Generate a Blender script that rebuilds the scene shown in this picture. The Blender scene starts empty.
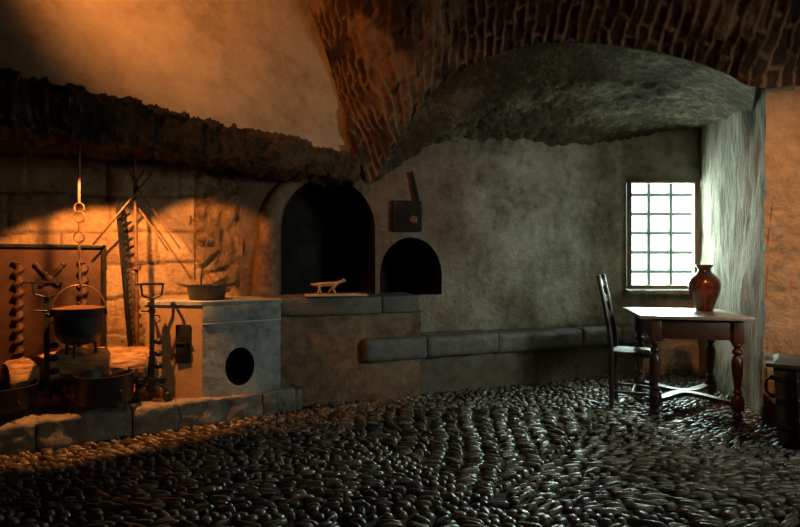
import bpy, bmesh, math, random
import numpy as np
from mathutils import Vector, Matrix
from mathutils.geometry import delaunay_2d_cdt
rnd = random.Random(7)
R = math.radians
sc = bpy.context.scene
COL = sc.collection

# ------------------------------------------------------------ camera, sky, lights, exposure
EYE = 1.18
FPX = 530.0
cam_d = bpy.data.cameras.new('camera')
cam_d.sensor_width = 36; cam_d.lens = FPX / 800 * 36
cam_d.clip_start = 0.05
cam = bpy.data.objects.new('camera', cam_d); COL.objects.link(cam)
cam.location = (0, 0, EYE); cam.rotation_euler = (R(90), 0, 0)
sc.camera = cam
sc.view_settings.view_transform = 'Standard'
sc.view_settings.look = 'None'
sc.view_settings.gamma = 1
sc.view_settings.use_curve_mapping = False
sc.view_settings.exposure = 0.0
w = bpy.data.worlds.new('overcast_sky'); sc.world = w; w.use_nodes = True
w.node_tree.nodes['Background'].inputs[0].default_value = (0.80, 0.97, 0.93, 1)
w.node_tree.nodes['Background'].inputs[1].default_value = 3.0

def light(name, kind, loc, target, energy, color, **kw):
    d = bpy.data.lights.new(name, kind); d.energy = energy; d.color = color
    for k, v in kw.items(): setattr(d, k, v)
    o = bpy.data.objects.new(name, d); COL.objects.link(o); o.location = loc
    if target is not None:
        o.rotation_euler = (Vector(target) - Vector(loc)).to_track_quat('-Z', 'Y').to_euler()
    return o
WARM = (1.0, 0.34, 0.075)
light('window_daylight', 'AREA', (2.86, 5.825, 1.49), (2.86, 4.6, 1.49), 125, (0.85, 1.0, 0.88), shape='RECTANGLE', size=0.84, size_y=1.22)
light('outdoor_side_daylight', 'AREA', (4.15, 7.25, 2.5), (2.85, 5.74, 1.5), 1200, (0.84, 1.0, 0.90), shape='RECTANGLE', size=1.3, size_y=1.3)
light('rear_cool_fill', 'AREA', (4.2, 0.5, 2.0), (0.7, 5.0, 1.0), 14, (0.86, 1.0, 0.84), shape='RECTANGLE', size=0.7, size_y=0.9, spread=R(64))  # added cool fill for the alcove; no window stands there
light('hood_lamp', 'SPOT', (-1.85, 2.55, 3.75), (-1.75, 3.9, 3.45), 200, (1.0, 0.36, 0.09), spot_size=R(100), spot_blend=1.0, shadow_soft_size=0.06)
light('fire_lamp', 'SPOT', (-2.02, 3.52, 1.84), (-2.34, 4.1, 0.80), 190, WARM, spot_size=R(91), spot_blend=0.25, shadow_soft_size=0.02)
light('fire_lamp_right', 'SPOT', (-1.60, 3.93, 1.86), (-1.60, 4.5, 1.02), 48, WARM, spot_size=R(94), spot_blend=0.4, shadow_soft_size=0.02)
light('pillar_lamp', 'SPOT', (1.6, 1.9, 3.2), (3.3, 3.8, 1.35), 480, (1.0, 0.34, 0.08), spot_size=R(50), spot_blend=1.0, shadow_soft_size=0.08)
light('niche_lamp', 'SPOT', (-0.72, 4.80, 1.75), (-0.57, 4.60, 0.92), 15, (1.0, 0.40, 0.10), spot_size=R(30), spot_blend=0.3, shadow_soft_size=0.01)
light('vault_lamp', 'POINT', (1.0, 2.3, 2.2), None, 6, (1.0, 0.33, 0.09), shadow_soft_size=0.08)

# ------------------------------------------------------------ projection helpers for planning
def ray(px, py): return np.array([(px - 400) / FPX, 1.0, (263 - py) / FPX])
def at(px, py, Y): d = ray(px, py); return np.array([d[0] * Y, Y, EYE + d[2] * Y])

# ------------------------------------------------------------ numpy noise
def _h(i, j, k, s):
    n = (i * 374761393 + j * 668265263 + k * 2147483647 + s * 974711) & 0xffffffff
    n = ((n ^ (n >> 13)) * 1274126177) & 0xffffffff
    n = ((n ^ (n >> 15)) * 2246822519) & 0xffffffff
    return ((n ^ (n >> 16)) & 0xffffff) / float(0xffffff)
def vnoise(P, f=1.0, seed=0):
    P = np.asarray(P, float) * f + 1000.0
    I = np.floor(P).astype(np.int64); F = P - I; F = F * F * (3 - 2 * F)
    out = 0
    for a in (0, 1):
        for b in (0, 1):
            for c in (0, 1):
                wgt = (F[..., 0] if a else 1 - F[..., 0]) * (F[..., 1] if b else 1 - F[..., 1]) * (F[..., 2] if c else 1 - F[..., 2])
                out = out + wgt * _h(I[..., 0] + a, I[..., 1] + b, I[..., 2] + c, seed)
    return out * 2 - 1
def fbm(P, f=1.0, o=4, seed=0, g=0.5):
    out = 0; amp = 1; tot = 0
    for i in range(o):
        out = out + amp * vnoise(P, f * 2 ** i, seed + i * 7); tot += amp; amp *= g
    return out / tot
def cells(P, f, seed=0):
    """distance to nearest and second nearest feature point, id of nearest"""
    P = np.asarray(P, float) * f + 500.0
    I = np.floor(P).astype(np.int64)
    d1 = np.full(P.shape[0], 9.0); d2 = d1.copy(); cid = np.zeros(P.shape[0])
    for a in (-1, 0, 1):
        for b in (-1, 0, 1):
            for c in (-1, 0, 1):
                J = I + (a, b, c)
                q = np.stack([J[:, k] + _h(J[:, 0], J[:, 1], J[:, 2], seed + k) for k in range(3)], 1)
                d = np.linalg.norm(P - q, axis=1); i_ = _h(J[:, 0], J[:, 1], J[:, 2], seed + 9)
                nw = d < d1
                d2 = np.where(nw, d1, np.minimum(d2, d)); cid = np.where(nw, i_, cid); d1 = np.where(nw, d, d1)
    return d1, d2, cid

# ------------------------------------------------------------ mesh helpers
def mesh_obj(name, V, F, mat, parent=None, smooth=True, sharp=None, attrs=None, loc=None, rz=0):
    me = bpy.data.meshes.new(name)
    me.from_pydata([tuple(map(float, v)) for v in V], [], [tuple(int(i) for i in f) for f in F])
    me.update()
    if attrs:
        for k, a in attrs.items():
            at_ = me.attributes.new(k, 'FLOAT', 'POINT'); at_.data.foreach_set('value', np.asarray(a, np.float32))
    if smooth:
        me.shade_smooth()
        if sharp: me.set_sharp_from_angle(angle=R(sharp))
    me.materials.append(mat)
    o = bpy.data.objects.new(name, me); COL.objects.link(o)
    if loc is not None: o.location = loc
    o.rotation_euler.z = rz
    if parent is not None: o.parent = parent
    return o
class G:
    """collects shapes for ONE mesh object"""
    def __init__(s): s.V = []; s.F = []
    def add(s, V, F):
        n = len(s.V); s.V += [tuple(v) for v in V]; s.F += [tuple(i + n for i in f) for f in F]; return s
    def bm(s, bm):
        bm.verts.ensure_lookup_table(); bm.verts.index_update()
        s.add([v.co[:] for v in bm.verts], [[v.index for v in f.verts] for f in bm.faces]); bm.free(); return s
    def box(s, c, size, bev=0.004, rot=None, taper=None, seg=2):
        bm = bmesh.new(); bmesh.ops.create_cube(bm, size=1)
        for v in bm.verts:
            v.co.x *= size[0]; v.co.y *= size[1]; v.co.z *= size[2]
            if taper and v.co.z < 0: v.co.x *= taper; v.co.y *= taper
        if bev: bmesh.ops.bevel(bm, geom=bm.edges[:], offset=bev, segments=seg, affect='EDGES', profile=0.6)
        M = Matrix.Translation(c) @ (rot.to_4x4() if rot else Matrix())
        bm.transform(M); return s.bm(bm)
    def bar(s, a, b, w, h=None, bev=0.002, up=(0, 0, 1)):
        a, b = Vector(a), Vector(b); d = b - a; L = d.length
        z = d.normalized(); x = Vector(up).cross(z)
        if x.length < 1e-3: x = Vector((1, 0, 0)).cross(z)
        if x.length < 1e-3: x = Vector((0, 1, 0)).cross(z)
        x.normalize(); y = z.cross(x)
        rot = Matrix((x, y, z)).transposed()
        return s.box((a + b) / 2, (w, h or w, L), bev, rot)
    def tube(s, pts, r, n=10, caps=True, closed=False):
        pts = [Vector(p) for p in pts]; m = len(pts)
        rs = r if hasattr(r, '__len__') else [r] * m
        V = []; F = []
        t0 = (pts[1] - pts[0]).normalized()
        u = t0.orthogonal().normalized()
        for i, p in enumerate(pts):
            if closed: t = (pts[(i + 1) % m] - pts[i - 1]).normalized()
            else: t = (pts[min(i + 1, m - 1)] - pts[max(i - 1, 0)]).normalized()
            u = (u - t * u.dot(t)).normalized(); v = t.cross(u)
            for k in range(n):
                a = 2 * math.pi * k / n
                V.append(p + (u * math.cos(a) + v * math.sin(a)) * rs[i])
        for i in range(m if closed else m - 1):
            j = (i + 1) % m
            for k in range(n):
                k2 = (k + 1) % n
                F.append((i * n + k, i * n + k2, j * n + k2, j * n + k))
        if caps and not closed:
            F.append(tuple(range(n))[::-1]); F.append(tuple((m - 1) * n + k for k in range(n)))
        return s.add(V, F)
    def lathe(s, prof, n=28, c=(0, 0, 0), M=None, wob=0):
        V = []; F = []; m = len(prof)
        for i, (r, z) in enumerate(prof):
            for k in range(n):
                a = 2 * math.pi * k / n
                rr = r * (1 + wob * math.sin(3 * a + i))
                V.append(Vector((rr * math.cos(a), rr * math.sin(a), z)))
        for i in range(m - 1):
            for k in range(n):
                k2 = (k + 1) % n
                F.append((i * n + k, i * n + k2, (i + 1) * n + k2, (i + 1) * n + k))
        if prof[0][0] > 1e-5: F.append(tuple(range(n))[::-1])
        if prof[-1][0] > 1e-5: F.append(tuple((m - 1) * n + k for k in range(n)))
        V = [(M @ v if M else v) + Vector(c) for v in V]
        return s.add(V, F)
    def ball(s, c, r, sz=(1, 1, 1), n=12):
        prof = [(max(1e-6, r * math.sin(math.pi * i / n)), -r * math.cos(math.pi * i / n)) for i in range(n + 1)]
        return s.lathe(prof, n + 4, c, Matrix.Diagonal(sz))
    def out(s, name, mat, parent=None, sharp=40, **kw):
        o = mesh_obj(name, s.V, s.F, mat, parent, True, sharp, **kw)
        bm = bmesh.new(); bm.from_mesh(o.data); bmesh.ops.recalc_face_normals(bm, faces=bm.faces[:]); bm.to_mesh(o.data); bm.free()
        return o
def rotp(ax, ang): return Matrix.Rotation(ang, 3, ax)
def empty(name, label, cat, loc=(0, 0, 0), rz=0, group=None):
    o = bpy.data.objects.new(name, None); COL.objects.link(o); o.location = loc; o.rotation_euler.z = rz
    o.empty_display_size = 0.1
    return tag(o, label, cat, group)
def tag(o, label, cat, group=None):
    o['label'] = label; o['category'] = cat
    if group: o['group'] = group
    return o
def struct(o): o['kind'] = 'structure'; return o
def copy_tree(o, parent=None):
    c = o.copy(); COL.objects.link(c); c.parent = parent
    for ch in list(o.children): copy_tree(ch, c)
    return c

def displace(V, F, hfun):
    """push vertices along smoothed normals; hfun(P, N) -> height"""
    V = np.array(V, float); N = np.zeros_like(V)
    Fq = np.array([f if len(f) == 4 else (f[0], f[1], f[2], f[2]) for f in F])
    n = np.cross(V[Fq[:, 2]] - V[Fq[:, 0]], V[Fq[:, 3]] - V[Fq[:, 1]])
    bad = Fq[:, 2] == Fq[:, 3]
    if bad.any(): n[bad] = np.cross(V[Fq[bad, 1]] - V[Fq[bad, 0]], V[Fq[bad, 2]] - V[Fq[bad, 0]])
    for k in range(4): np.add.at(N, Fq[:, k], n)
    N /= np.maximum(np.linalg.norm(N, axis=1, keepdims=True), 1e-9)
    return V + N * np.asarray(hfun(V))[:, None]
def grid_faces(nu, nv, closed_v=False, flip=False):
    i, j = np.meshgrid(np.arange(nu - 1), np.arange(nv if closed_v else nv - 1), indexing='ij')
    a = i * nv + j; b = (i + 1) * nv + j; j2 = (j + 1) % nv
    f = np.stack([a, b, (i + 1) * nv + j2, i * nv + j2], -1).reshape(-1, 4)
    return f[:, ::-1] if flip else f

# ------------------------------------------------------------ materials
def mat_base(name):
    m = bpy.data.materials.new(name); m.use_nodes = True
    nt = m.node_tree; b = nt.nodes['Principled BSDF']
    return m, nt, b
def nd(nt, t, **kw):
    n = nt.nodes.new(t)
    for k, v in kw.items(): setattr(n, k, v)
    return n
def ramp(nt, src, stops):
    r = nd(nt, 'ShaderNodeValToRGB'); e = r.color_ramp.elements
    while len(e) < len(stops): e.new(0.5)
    for el, (p, c) in zip(e, stops):
        el.position = p; el.color = (*c, 1) if len(c) == 3 else c
    nt.links.new(src, r.inputs[0]); return r
def noise(nt, co, scale, det=6, rough=0.6, dist=0):
    n = nd(nt, 'ShaderNodeTexNoise'); n.inputs['Scale'].default_value = scale
    n.inputs['Detail'].default_value = det; n.inputs['Roughness'].default_value = rough; n.inputs['Distortion'].default_value = dist
    nt.links.new(co, n.inputs['Vector']); return n.outputs[0]
def math_n(nt, op, a, b):
    n = nd(nt, 'ShaderNodeMath', operation=op)
    for i, x in enumerate((a, b)):
        if isinstance(x, (int, float)): n.inputs[i].default_value = x
        else: nt.links.new(x, n.inputs[i])
    return n.outputs[0]
def mix_c(nt, f, a, b, mode='MIX'):
    n = nd(nt, 'ShaderNodeMix', data_type='RGBA', blend_type=mode)
    for s, x in ((0, f), (6, a), (7, b)):
        if isinstance(x, (int, float)): n.inputs[s].default_value = x
        elif isinstance(x, tuple): n.inputs[s].default_value = (*x, 1)
        else: nt.links.new(x, n.inputs[s])
    return n.outputs[2]
def surf(name, c1, c2, c3=None, sc1=1.5, sc2=9, rough=0.85, bump=0.5, bdist=0.02, bscale=14, attr=None, attr_c=None, spec=0.3, stretch=None, tint=None, metal=0, rough2=None):
    m, nt, b = mat_base(name)
    tc = nd(nt, 'ShaderNodeTexCoord'); co = tc.outputs['Object']
    if stretch:
        mp = nd(nt, 'ShaderNodeMapping'); mp.inputs['Scale'].default_value = stretch
        nt.links.new(co, mp.inputs[0]); co = mp.outputs[0]
    n1 = noise(nt, co, sc1, 5, 0.6); n2 = noise(nt, co, sc2, 8, 0.7)
    s = math_n(nt, 'ADD', math_n(nt, 'MULTIPLY', n1, 0.55), math_n(nt, 'MULTIPLY', n2, 0.45))
    stops = [(0.36, c1), (0.62, c2)] if c3 is None else [(0.34, c1), (0.5, c2), (0.64, c3)]
    col = ramp(nt, s, stops).outputs[0]
    if attr:
        a = nd(nt, 'ShaderNodeAttribute'); a.attribute_name = attr
        col = mix_c(nt, a.outputs['Fac'], col, attr_c)
    if tint:
        a = nd(nt, 'ShaderNodeAttribute'); a.attribute_name = tint
        g = ramp(nt, a.outputs['Fac'], [(0, (0.3, 0.29, 0.28)), (0.5, (0.9, 0.84, 0.78)), (1, (1.9, 1.75, 1.6))]).outputs[0]
        col = mix_c(nt, 1.0, col, g, 'MULTIPLY')
    nt.links.new(col, b.inputs['Base Color'])
    b.inputs['Roughness'].default_value = rough; b.inputs['Specular IOR Level'].default_value = spec; bdist = bdist * (2.2 if bdist >= 0.012 else 1)
    b.inputs['Metallic'].default_value = metal
    if rough2 is not None:
        rr = ramp(nt, n2, [(0.35, (rough,) * 3), (0.65, (rough2,) * 3)]).outputs[0]
        nt.links.new(rr, b.inputs['Roughness'])
    bh = noise(nt, co, bscale, 10, 0.72)
    bh2 = noise(nt, co, bscale * 0.22, 4, 0.6)
    bb = math_n(nt, 'ADD', bh, bh2)
    bp = nd(nt, 'ShaderNodeBump'); bp.inputs['Strength'].default_value = bump; bp.inputs['Distance'].default_value = bdist
    nt.links.new(bb, bp.inputs['Height']); nt.links.new(bp.outputs[0], b.inputs['Normal'])
    return m
M = {}
M['plaster'] = surf('old_lime_plaster', (0.12, 0.105, 0.08), (0.36, 0.34, 0.28), (0.50, 0.48, 0.40), 1.3, 7, 0.9, 0.9, 0.035, 16)
M['plaster_oven'] = surf('smoked_plaster', (0.08, 0.05, 0.033), (0.20, 0.125, 0.08), (0.29, 0.19, 0.125), 2.5, 10, 0.9, 0.8, 0.02, 16)
M['plaster_stain_lit'] = surf('smoke_and_lit_plaster', (0.10, 0.088, 0.065), (0.36, 0.335, 0.27), (0.58, 0.55, 0.46), 1.8, 11, 0.9, 1.0, 0.04, 15, attr='mask', attr_c=(0.20, 0.125, 0.085))  # mask colour: soot stain with the reddish light painted in
M['plaster_right'] = surf('streaked_plaster', (0.08, 0.068, 0.05), (0.27, 0.235, 0.185), (0.44, 0.40, 0.325), 1.8, 8, 0.9, 1.0, 0.04, 14, stretch=(1.5, 1.5, 0.45))
M['plaster_pillar'] = surf('pillar_plaster', (0.22, 0.16, 0.10), (0.38, 0.28, 0.17), (0.50, 0.38, 0.24), 2, 10, 0.9, 0.9, 0.03, 20)
M['hood'] = surf('hood_plaster', (0.22, 0.17, 0.12), (0.40, 0.31, 0.21), (0.48, 0.38, 0.26), 1.0, 6, 0.9, 0.35, 0.02, 12)
M['alcove_vault'] = surf('alcove_vault_rubble', (0.032, 0.022, 0.013), (0.085, 0.062, 0.038), (0.25, 0.205, 0.135), 3, 15, 0.95, 1.0, 0.05, 18)
M['mantel'] = surf('rough_dark_stone', (0.035, 0.022, 0.013), (0.10, 0.065, 0.035), (0.17, 0.11, 0.06), 4, 22, 0.95, 1.0, 0.04, 20)
M['ashlar'] = surf('fire_stained_ashlar', (0.12, 0.08, 0.05), (0.32, 0.23, 0.14), (0.44, 0.33, 0.21), 2.2, 12, 0.9, 0.8, 0.02, 18, attr='mask', attr_c=(0.06, 0.035, 0.02))
M['jamb'] = surf('rough_jamb_stone', (0.12, 0.07, 0.04), (0.32, 0.21, 0.11), (0.45, 0.31, 0.17), 4, 16, 0.95, 1.0, 0.04, 20)
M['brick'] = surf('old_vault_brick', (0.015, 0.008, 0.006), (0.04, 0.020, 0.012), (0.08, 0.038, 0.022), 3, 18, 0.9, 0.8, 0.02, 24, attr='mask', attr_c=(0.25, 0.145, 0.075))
M['soot'] = surf('sooty_stone', (0.006, 0.005, 0.004), (0.02, 0.016, 0.013), (0.035, 0.028, 0.022), 3, 9, 0.95, 0.8, 0.03, 14)
M['cobble'] = surf('river_cobble', (0.035, 0.031, 0.027), (0.085, 0.075, 0.064), (0.13, 0.118, 0.10), 3, 30, 0.24, 0.4, 0.006, 60, spec=0.6, tint='tint', rough2=0.45)
M['earth'] = surf('packed_earth', (0.012, 0.010, 0.008), (0.03, 0.024, 0.018), None, 3, 20, 0.95, 0.8, 0.02, 30)
M['bench'] = surf('bench_stone', (0.05, 0.046, 0.04), (0.10, 0.095, 0.085), (0.17, 0.165, 0.148), 2.5, 16, 0.55, 0.7, 0.012, 34, spec=0.5)
M['bench_base'] = surf('bench_base_plaster', (0.06, 0.048, 0.038), (0.12, 0.10, 0.08), (0.17, 0.145, 0.12), 2, 9, 0.92, 0.6, 0.02, 16)
M['hearth'] = surf('hearth_stone', (0.10, 0.09, 0.08), (0.20, 0.19, 0.165), (0.30, 0.28, 0.25), 3, 12, 0.8, 0.8, 0.02, 20)
M['hearth_top'] = surf('hearth_terracotta', (0.14, 0.065, 0.04), (0.27, 0.13, 0.08), (0.33, 0.18, 0.12), 3, 12, 0.7, 0.5, 0.01, 24)
M['stove'] = surf('cool_lit_stove_render', (0.10, 0.115, 0.115), (0.26, 0.30, 0.30), (0.40, 0.44, 0.43), 4, 18, 0.85, 0.5, 0.012, 24)  # cool window light put into the colour of these faces
M['stove_side'] = surf('warm_lit_stove_render', (0.24, 0.15, 0.08), (0.36, 0.24, 0.13), (0.42, 0.29, 0.17), 2.5, 9, 0.85, 0.4, 0.01, 20)  # same stove, warm lamp glow put into the colour
M['band'] = surf('pale_mortar_band', (0.38, 0.38, 0.34), (0.5, 0.5, 0.45), None, 5, 20, 0.85, 0.4, 0.01, 30)
M['iron'] = surf('black_wrought_iron', (0.008, 0.009, 0.010), (0.02, 0.022, 0.024), (0.04, 0.04, 0.04), 6, 30, 0.38, 0.35, 0.004, 60, spec=0.6, metal=0.4)
M['iron_pot'] = surf('black_cast_iron', (0.010, 0.012, 0.014), (0.02, 0.024, 0.028), (0.035, 0.04, 0.045), 4, 25, 0.42, 0.25, 0.003, 50, spec=0.6, metal=0.3)
M['grille'] = surf('glare_grey_grille', (0.08, 0.09, 0.09), (0.15, 0.16, 0.155), None, 6, 30, 0.6, 0.3, 0.003, 50)  # iron greyed so the window glare sits in its colour
M['rust'] = surf('rusty_iron', (0.05, 0.025, 0.015), (0.13, 0.07, 0.04), (0.22, 0.13, 0.08), 6, 30, 0.6, 0.5, 0.006, 50, metal=0.3)
M['chain'] = surf('worn_steel_chain', (0.14, 0.085, 0.05), (0.28, 0.18, 0.11), None, 8, 40, 0.4, 0.3, 0.003, 60, metal=0.7)
M['fireback'] = surf('oxide_red_cast_iron', (0.035, 0.018, 0.013), (0.070, 0.037, 0.026), (0.10, 0.052, 0.037), 2.5, 12, 0.6, 0.35, 0.008, 30, metal=0.1)
M['bark'] = surf('log_bark', (0.09, 0.045, 0.02), (0.46, 0.28, 0.14), (0.66, 0.44, 0.24), 5, 20, 0.9, 0.9, 0.02, 22, stretch=(0.5, 1.6, 1.6))
M['endgrain'] = surf('sawn_wood_end', (0.10, 0.05, 0.028), (0.18, 0.10, 0.055), None, 6, 30, 0.85, 0.4, 0.005, 40)
M['oak'] = surf('dark_turned_oak', (0.02, 0.008, 0.005), (0.05, 0.018, 0.010), (0.075, 0.030, 0.016), 4, 20, 0.32, 0.2, 0.003, 50, spec=0.5)
M['oak_top'] = surf('waxed_table_top', (0.10, 0.075, 0.055), (0.18, 0.14, 0.11), (0.22, 0.18, 0.14), 3, 14, 0.30, 0.2, 0.003, 40, stretch=(0.6, 4, 1), spec=0.6)
M['chair_wood'] = surf('black_brown_chair_wood', (0.010, 0.007, 0.006), (0.025, 0.016, 0.012), (0.05, 0.03, 0.022), 5, 25, 0.3, 0.2, 0.003, 50, spec=0.6)
M['chest'] = surf('dark_chest_wood', (0.018, 0.012, 0.008), (0.04, 0.026, 0.016), (0.065, 0.042, 0.026), 4, 20, 0.5, 0.6, 0.006, 40, stretch=(1, 1, 3))
M['window_wood'] = surf('brown_window_frame', (0.10, 0.065, 0.045), (0.19, 0.13, 0.09), None, 6, 25, 0.6, 0.4, 0.004, 50)
M['carved'] = surf('pale_carved_wood', (0.40, 0.17, 0.06), (0.60, 0.30, 0.12), None, 12, 40, 0.55, 0.4, 0.004, 60)
M['board'] = surf('pale_board', (0.42, 0.30, 0.2), (0.56, 0.42, 0.3), None, 10, 40, 0.6, 0.3, 0.003, 60)
# glazed stoneware: rust body with a dark shoulder patch
def jug_mat():
    m, nt, b = mat_base('glazed_stoneware')
    tc = nd(nt, 'ShaderNodeTexCoord'); co = tc.outputs['Object']
    sp = nd(nt, 'ShaderNodeSeparateXYZ'); nt.links.new(co, sp.inputs[0])
    n = noise(nt, co, 9, 5, 0.6, 0.6)
    a = math_n(nt, 'ADD', sp.outputs[2], math_n(nt, 'MULTIPLY', n, 0.22))
    body = ramp(nt, noise(nt, co, 16, 6, 0.6), [(0.38, (0.05, 0.018, 0.010)), (0.52, (0.11, 0.028, 0.012)), (0.7, (0.20, 0.055, 0.022))]).outputs[0]
    c = mix_c(nt, ramp(nt, a, [(0.355, (0, 0, 0)), (0.41, (1, 1, 1))]).outputs[0], body, (0.045, 0.035, 0.03))
    nt.links.new(c, b.inputs['Base Color']); b.inputs['Roughness'].default_value = 0.2
    b.inputs['Coat Weight'].default_value = 0.5
    return m
M['jug'] = jug_mat()
def glass_mat():
    m = bpy.data.materials.new('window_glass'); m.use_nodes = True; nt = m.node_tree; nt.nodes.clear()
    o = nd(nt, 'ShaderNodeOutputMaterial'); t = nd(nt, 'ShaderNodeBsdfTransparent'); g = nd(nt, 'ShaderNodeBsdfGlossy')
    t.inputs[0].default_value = (0.93, 0.99, 0.97, 1); g.inputs['Roughness'].default_value = 0.05
    mx = nd(nt, 'ShaderNodeMixShader'); mx.inputs[0].default_value = 0.05
    nt.links.new(t.outputs[0], mx.inputs[1]); nt.links.new(g.outputs[0], mx.inputs[2]); nt.links.new(mx.outputs[0], o.inputs[0])
    return m
M['glass'] = glass_mat()

# ------------------------------------------------------------ wall panels (any outline, any holes)
def inside(poly, x, y):
    c = np.zeros(len(x), bool); n = len(poly)
    for i in range(n):
        x1, y1 = poly[i]; x2, y2 = poly[(i + 1) % n]
        cond = ((y1 > y) != (y2 > y))
        c ^= cond & (x < (x2 - x1) * (y - y1) / ((y2 - y1) or 1e-9) + x1)
    return c
def arch_outline(cx, wd, z0, zs, zt, n=20):
    """opening outline: straight sides to zs, elliptical head to zt"""
    pts = [(cx - wd / 2, z0), (cx - wd / 2, zs)] if zs > z0 + 1e-6 else [(cx - wd / 2, z0)]
    for i in range(1, n):
        a = math.pi - math.pi * i / n
        pts.append((cx + wd / 2 * math.cos(a), zs + (zt - zs) * math.sin(a)))
    pts += [(cx + wd / 2, zs), (cx + wd / 2, z0)] if zs > z0 + 1e-6 else [(cx + wd / 2, z0)]
    return pts
def panel(name, a, b, z0, z1, mat, hf, holes=(), res=0.04, attrs=None, parent=None, ret=False):
    """vertical wall from plan point a to b (seen with the room on the -Y side)"""
    a = np.array(a, float); b = np.array(b, float); L = np.linalg.norm(b - a); d = (b - a) / L
    nrm = np.array([d[1], -d[0], 0.0])
    us = np.linspace(0, L, max(2, int(L / res) + 1)); zs = np.linspace(z0, z1, max(2, int((z1 - z0) / res) + 1))
    if holes:
        pts = []; edges = []
        for h in holes:
            k = len(pts); pts += [tuple(p) for p in h]; edges += [(k + i, k + (i + 1) % len(h)) for i in range(len(h))]
        U, Z = np.meshgrid(us, zs); U = U.ravel(); Z = Z.ravel()
        keep = np.ones(len(U), bool)
        for h in holes:
            keep &= ~inside(h, U, Z)
            hp = np.array(h)
            # thin out the points too close to the outline
            for i in range(len(h)):
                p, q = hp[i], hp[(i + 1) % len(h)]
                t = np.clip(((U - p[0]) * (q - p)[0] + (Z - p[1]) * (q - p)[1]) / max(1e-9, ((q - p) ** 2).sum()), 0, 1)
                keep &= np.hypot(U - p[0] - t * (q - p)[0], Z - p[1] - t * (q - p)[1]) > res * 0.35
        pts += list(zip(U[keep], Z[keep]))
        v, e, f, *_ = delaunay_2d_cdt([Vector(p) for p in pts], edges, [], 0, 1e-5)
        P2 = np.array([p[:] for p in v]); f = np.array(f)
        c = P2[f].mean(axis=1); kp = np.ones(len(f), bool)
        for h in holes: kp &= ~inside(h, c[:, 0], c[:, 1])
        F = f[kp]
    else:
        U, Z = np.meshgrid(us, zs, indexing='ij'); P2 = np.stack([U.ravel(), Z.ravel()], 1); F = grid_faces(len(us), len(zs))
    def to3(P2, back=0.0):
        P = np.zeros((len(P2), 3)); P[:, :2] = a + P2[:, :1] * d; P[:, 2] = P2[:, 1]
        P = P + nrm * np.asarray(hf(P, P2))[:, None]
        return P - nrm * back
    V = to3(P2)
    at_ = {k: fn(V, P2) for k, fn in (attrs or {}).items()}
    o = mesh_obj(name, V, F, mat, parent, True, None, attrs=at_)
    def tunnel(nm, outline, depth, mt, par=None, close=True, scale_back=1.0, z_keep=None):
        h = np.array(outline); n = len(h); V = []; c = h.mean(axis=0)
        K = 8
        base = to3(h)
        for k in range(K + 1):
            s = 1 + (scale_back - 1) * k / K
            hh = c + (h - c) * s
            if k == 0: V.append(base)
            else:
                P = np.zeros((n, 3)); P[:, :2] = a + hh[:, :1] * d; P[:, 2] = hh[:, 1]
                P -= nrm * depth * k / K
                P += (fbm(P, 5, 3, 5) * 0.012)[:, None] * np.array([d[0], d[1], 1.0]); V.append(P)
        V = np.concatenate(V); F = [tuple(x) for x in grid_faces(K + 1, n, True)]
        if close: F.append(tuple(K * n + i for i in range(n)))
        return mesh_obj(nm, V, F, mt, par, True, 35)
    return (o, tunnel) if ret else o

def plaster_h(amp=0.03, seed=0):
    def f(P, P2=None):
        return fbm(P, 1.3, 3, seed) * amp + fbm(P, 7, 3, seed + 3) * amp * 0.3
    return f

# ============================================================ THE ROOM
# --- outer masonry shell that keeps daylight out except through the window
g = G(); g.box((-0.3, -2.6, 2.2), (11, 0.3, 5.6), 0); struct(g.out('wall_back', M['plaster']))
g = G(); g.box((4.75, 1.9, 2.2), (0.3, 9.5, 5.6), 0); struct(g.out('wall_right_side', M['plaster']))
g = G(); g.box((-5.35, 1.9, 2.2), (0.3, 9.5, 5.6), 0); struct(g.out('wall_left', M['plaster']))
g = G(); g.box((-0.3, 2.2, 4.75), (11, 10, 0.3), 0); struct(g.out('ceiling', M['soot']))
g = G(); g.box((-0.3, 2.2, -0.25), (11, 10, 0.4), 0); struct(g.out('floor_bed', M['earth']))

# --- window wall masonry (thick, around the opening)
WX0, WX1, WZ0, WZ1, WY = 2.455, 3.24, 0.90, 2.09, 5.74
g = G(); ox0, ox1, oz0, oz1 = WX0 - 0.08, WX1 + 1.15, WZ0 - 0.25, WZ1 + 1.0
g.box(((ox0 - 5.5) / 2, 6.75, 2.2), (ox0 + 5.5, 0.5, 5.6), 0)
g.box(((ox1 + 4.9) / 2, 6.55, 2.2), (4.9 - ox1, 0.9, 5.6), 0)
g.box(((ox0 + ox1) / 2, 6.55, (oz0 - 0.6) / 2), (ox1 - ox0 + 0.02, 0.9, oz0 + 0.6), 0)
g.box(((ox0 + ox1) / 2, 6.55, (oz1 + 5) / 2), (ox1 - ox0 + 0.02, 0.9, 5 - oz1), 0)
g.box((ox0 - 0.15, 6.38, 2.2), (0.3, 0.6, 5.6), 0)
struct(g.out('wall_window_masonry', M['plaster']))

# --- back wall of the alcove
def smoke_and_light(P, P2): return np.clip((0.95 - P[:, 0]) / 1.0 + fbm(P, 2.0, 4, 17) * 0.5, 0, 1) * 0.85  # soot stain plus the reddish light gradient painted along the wall
_d = np.array((0.17 + 1.42, 5.085 - 4.68)); _d /= np.linalg.norm(_d); _r = (452 - 400) / FPX
OW0c = np.array((-1.42, 4.68)) + _d * ((_r * 4.68 + 1.42) / (_d[0] - _r * _d[1]))
o, _ = panel('wall_alcove', tuple(OW0c), (2.395, 5.735), -0.05, 2.75, M['plaster_stain_lit'], plaster_h(0.028, 2), res=0.03, ret=True, attrs={'mask': smoke_and_light}), None
struct(o[0] if isinstance(o, tuple) else o)
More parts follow.
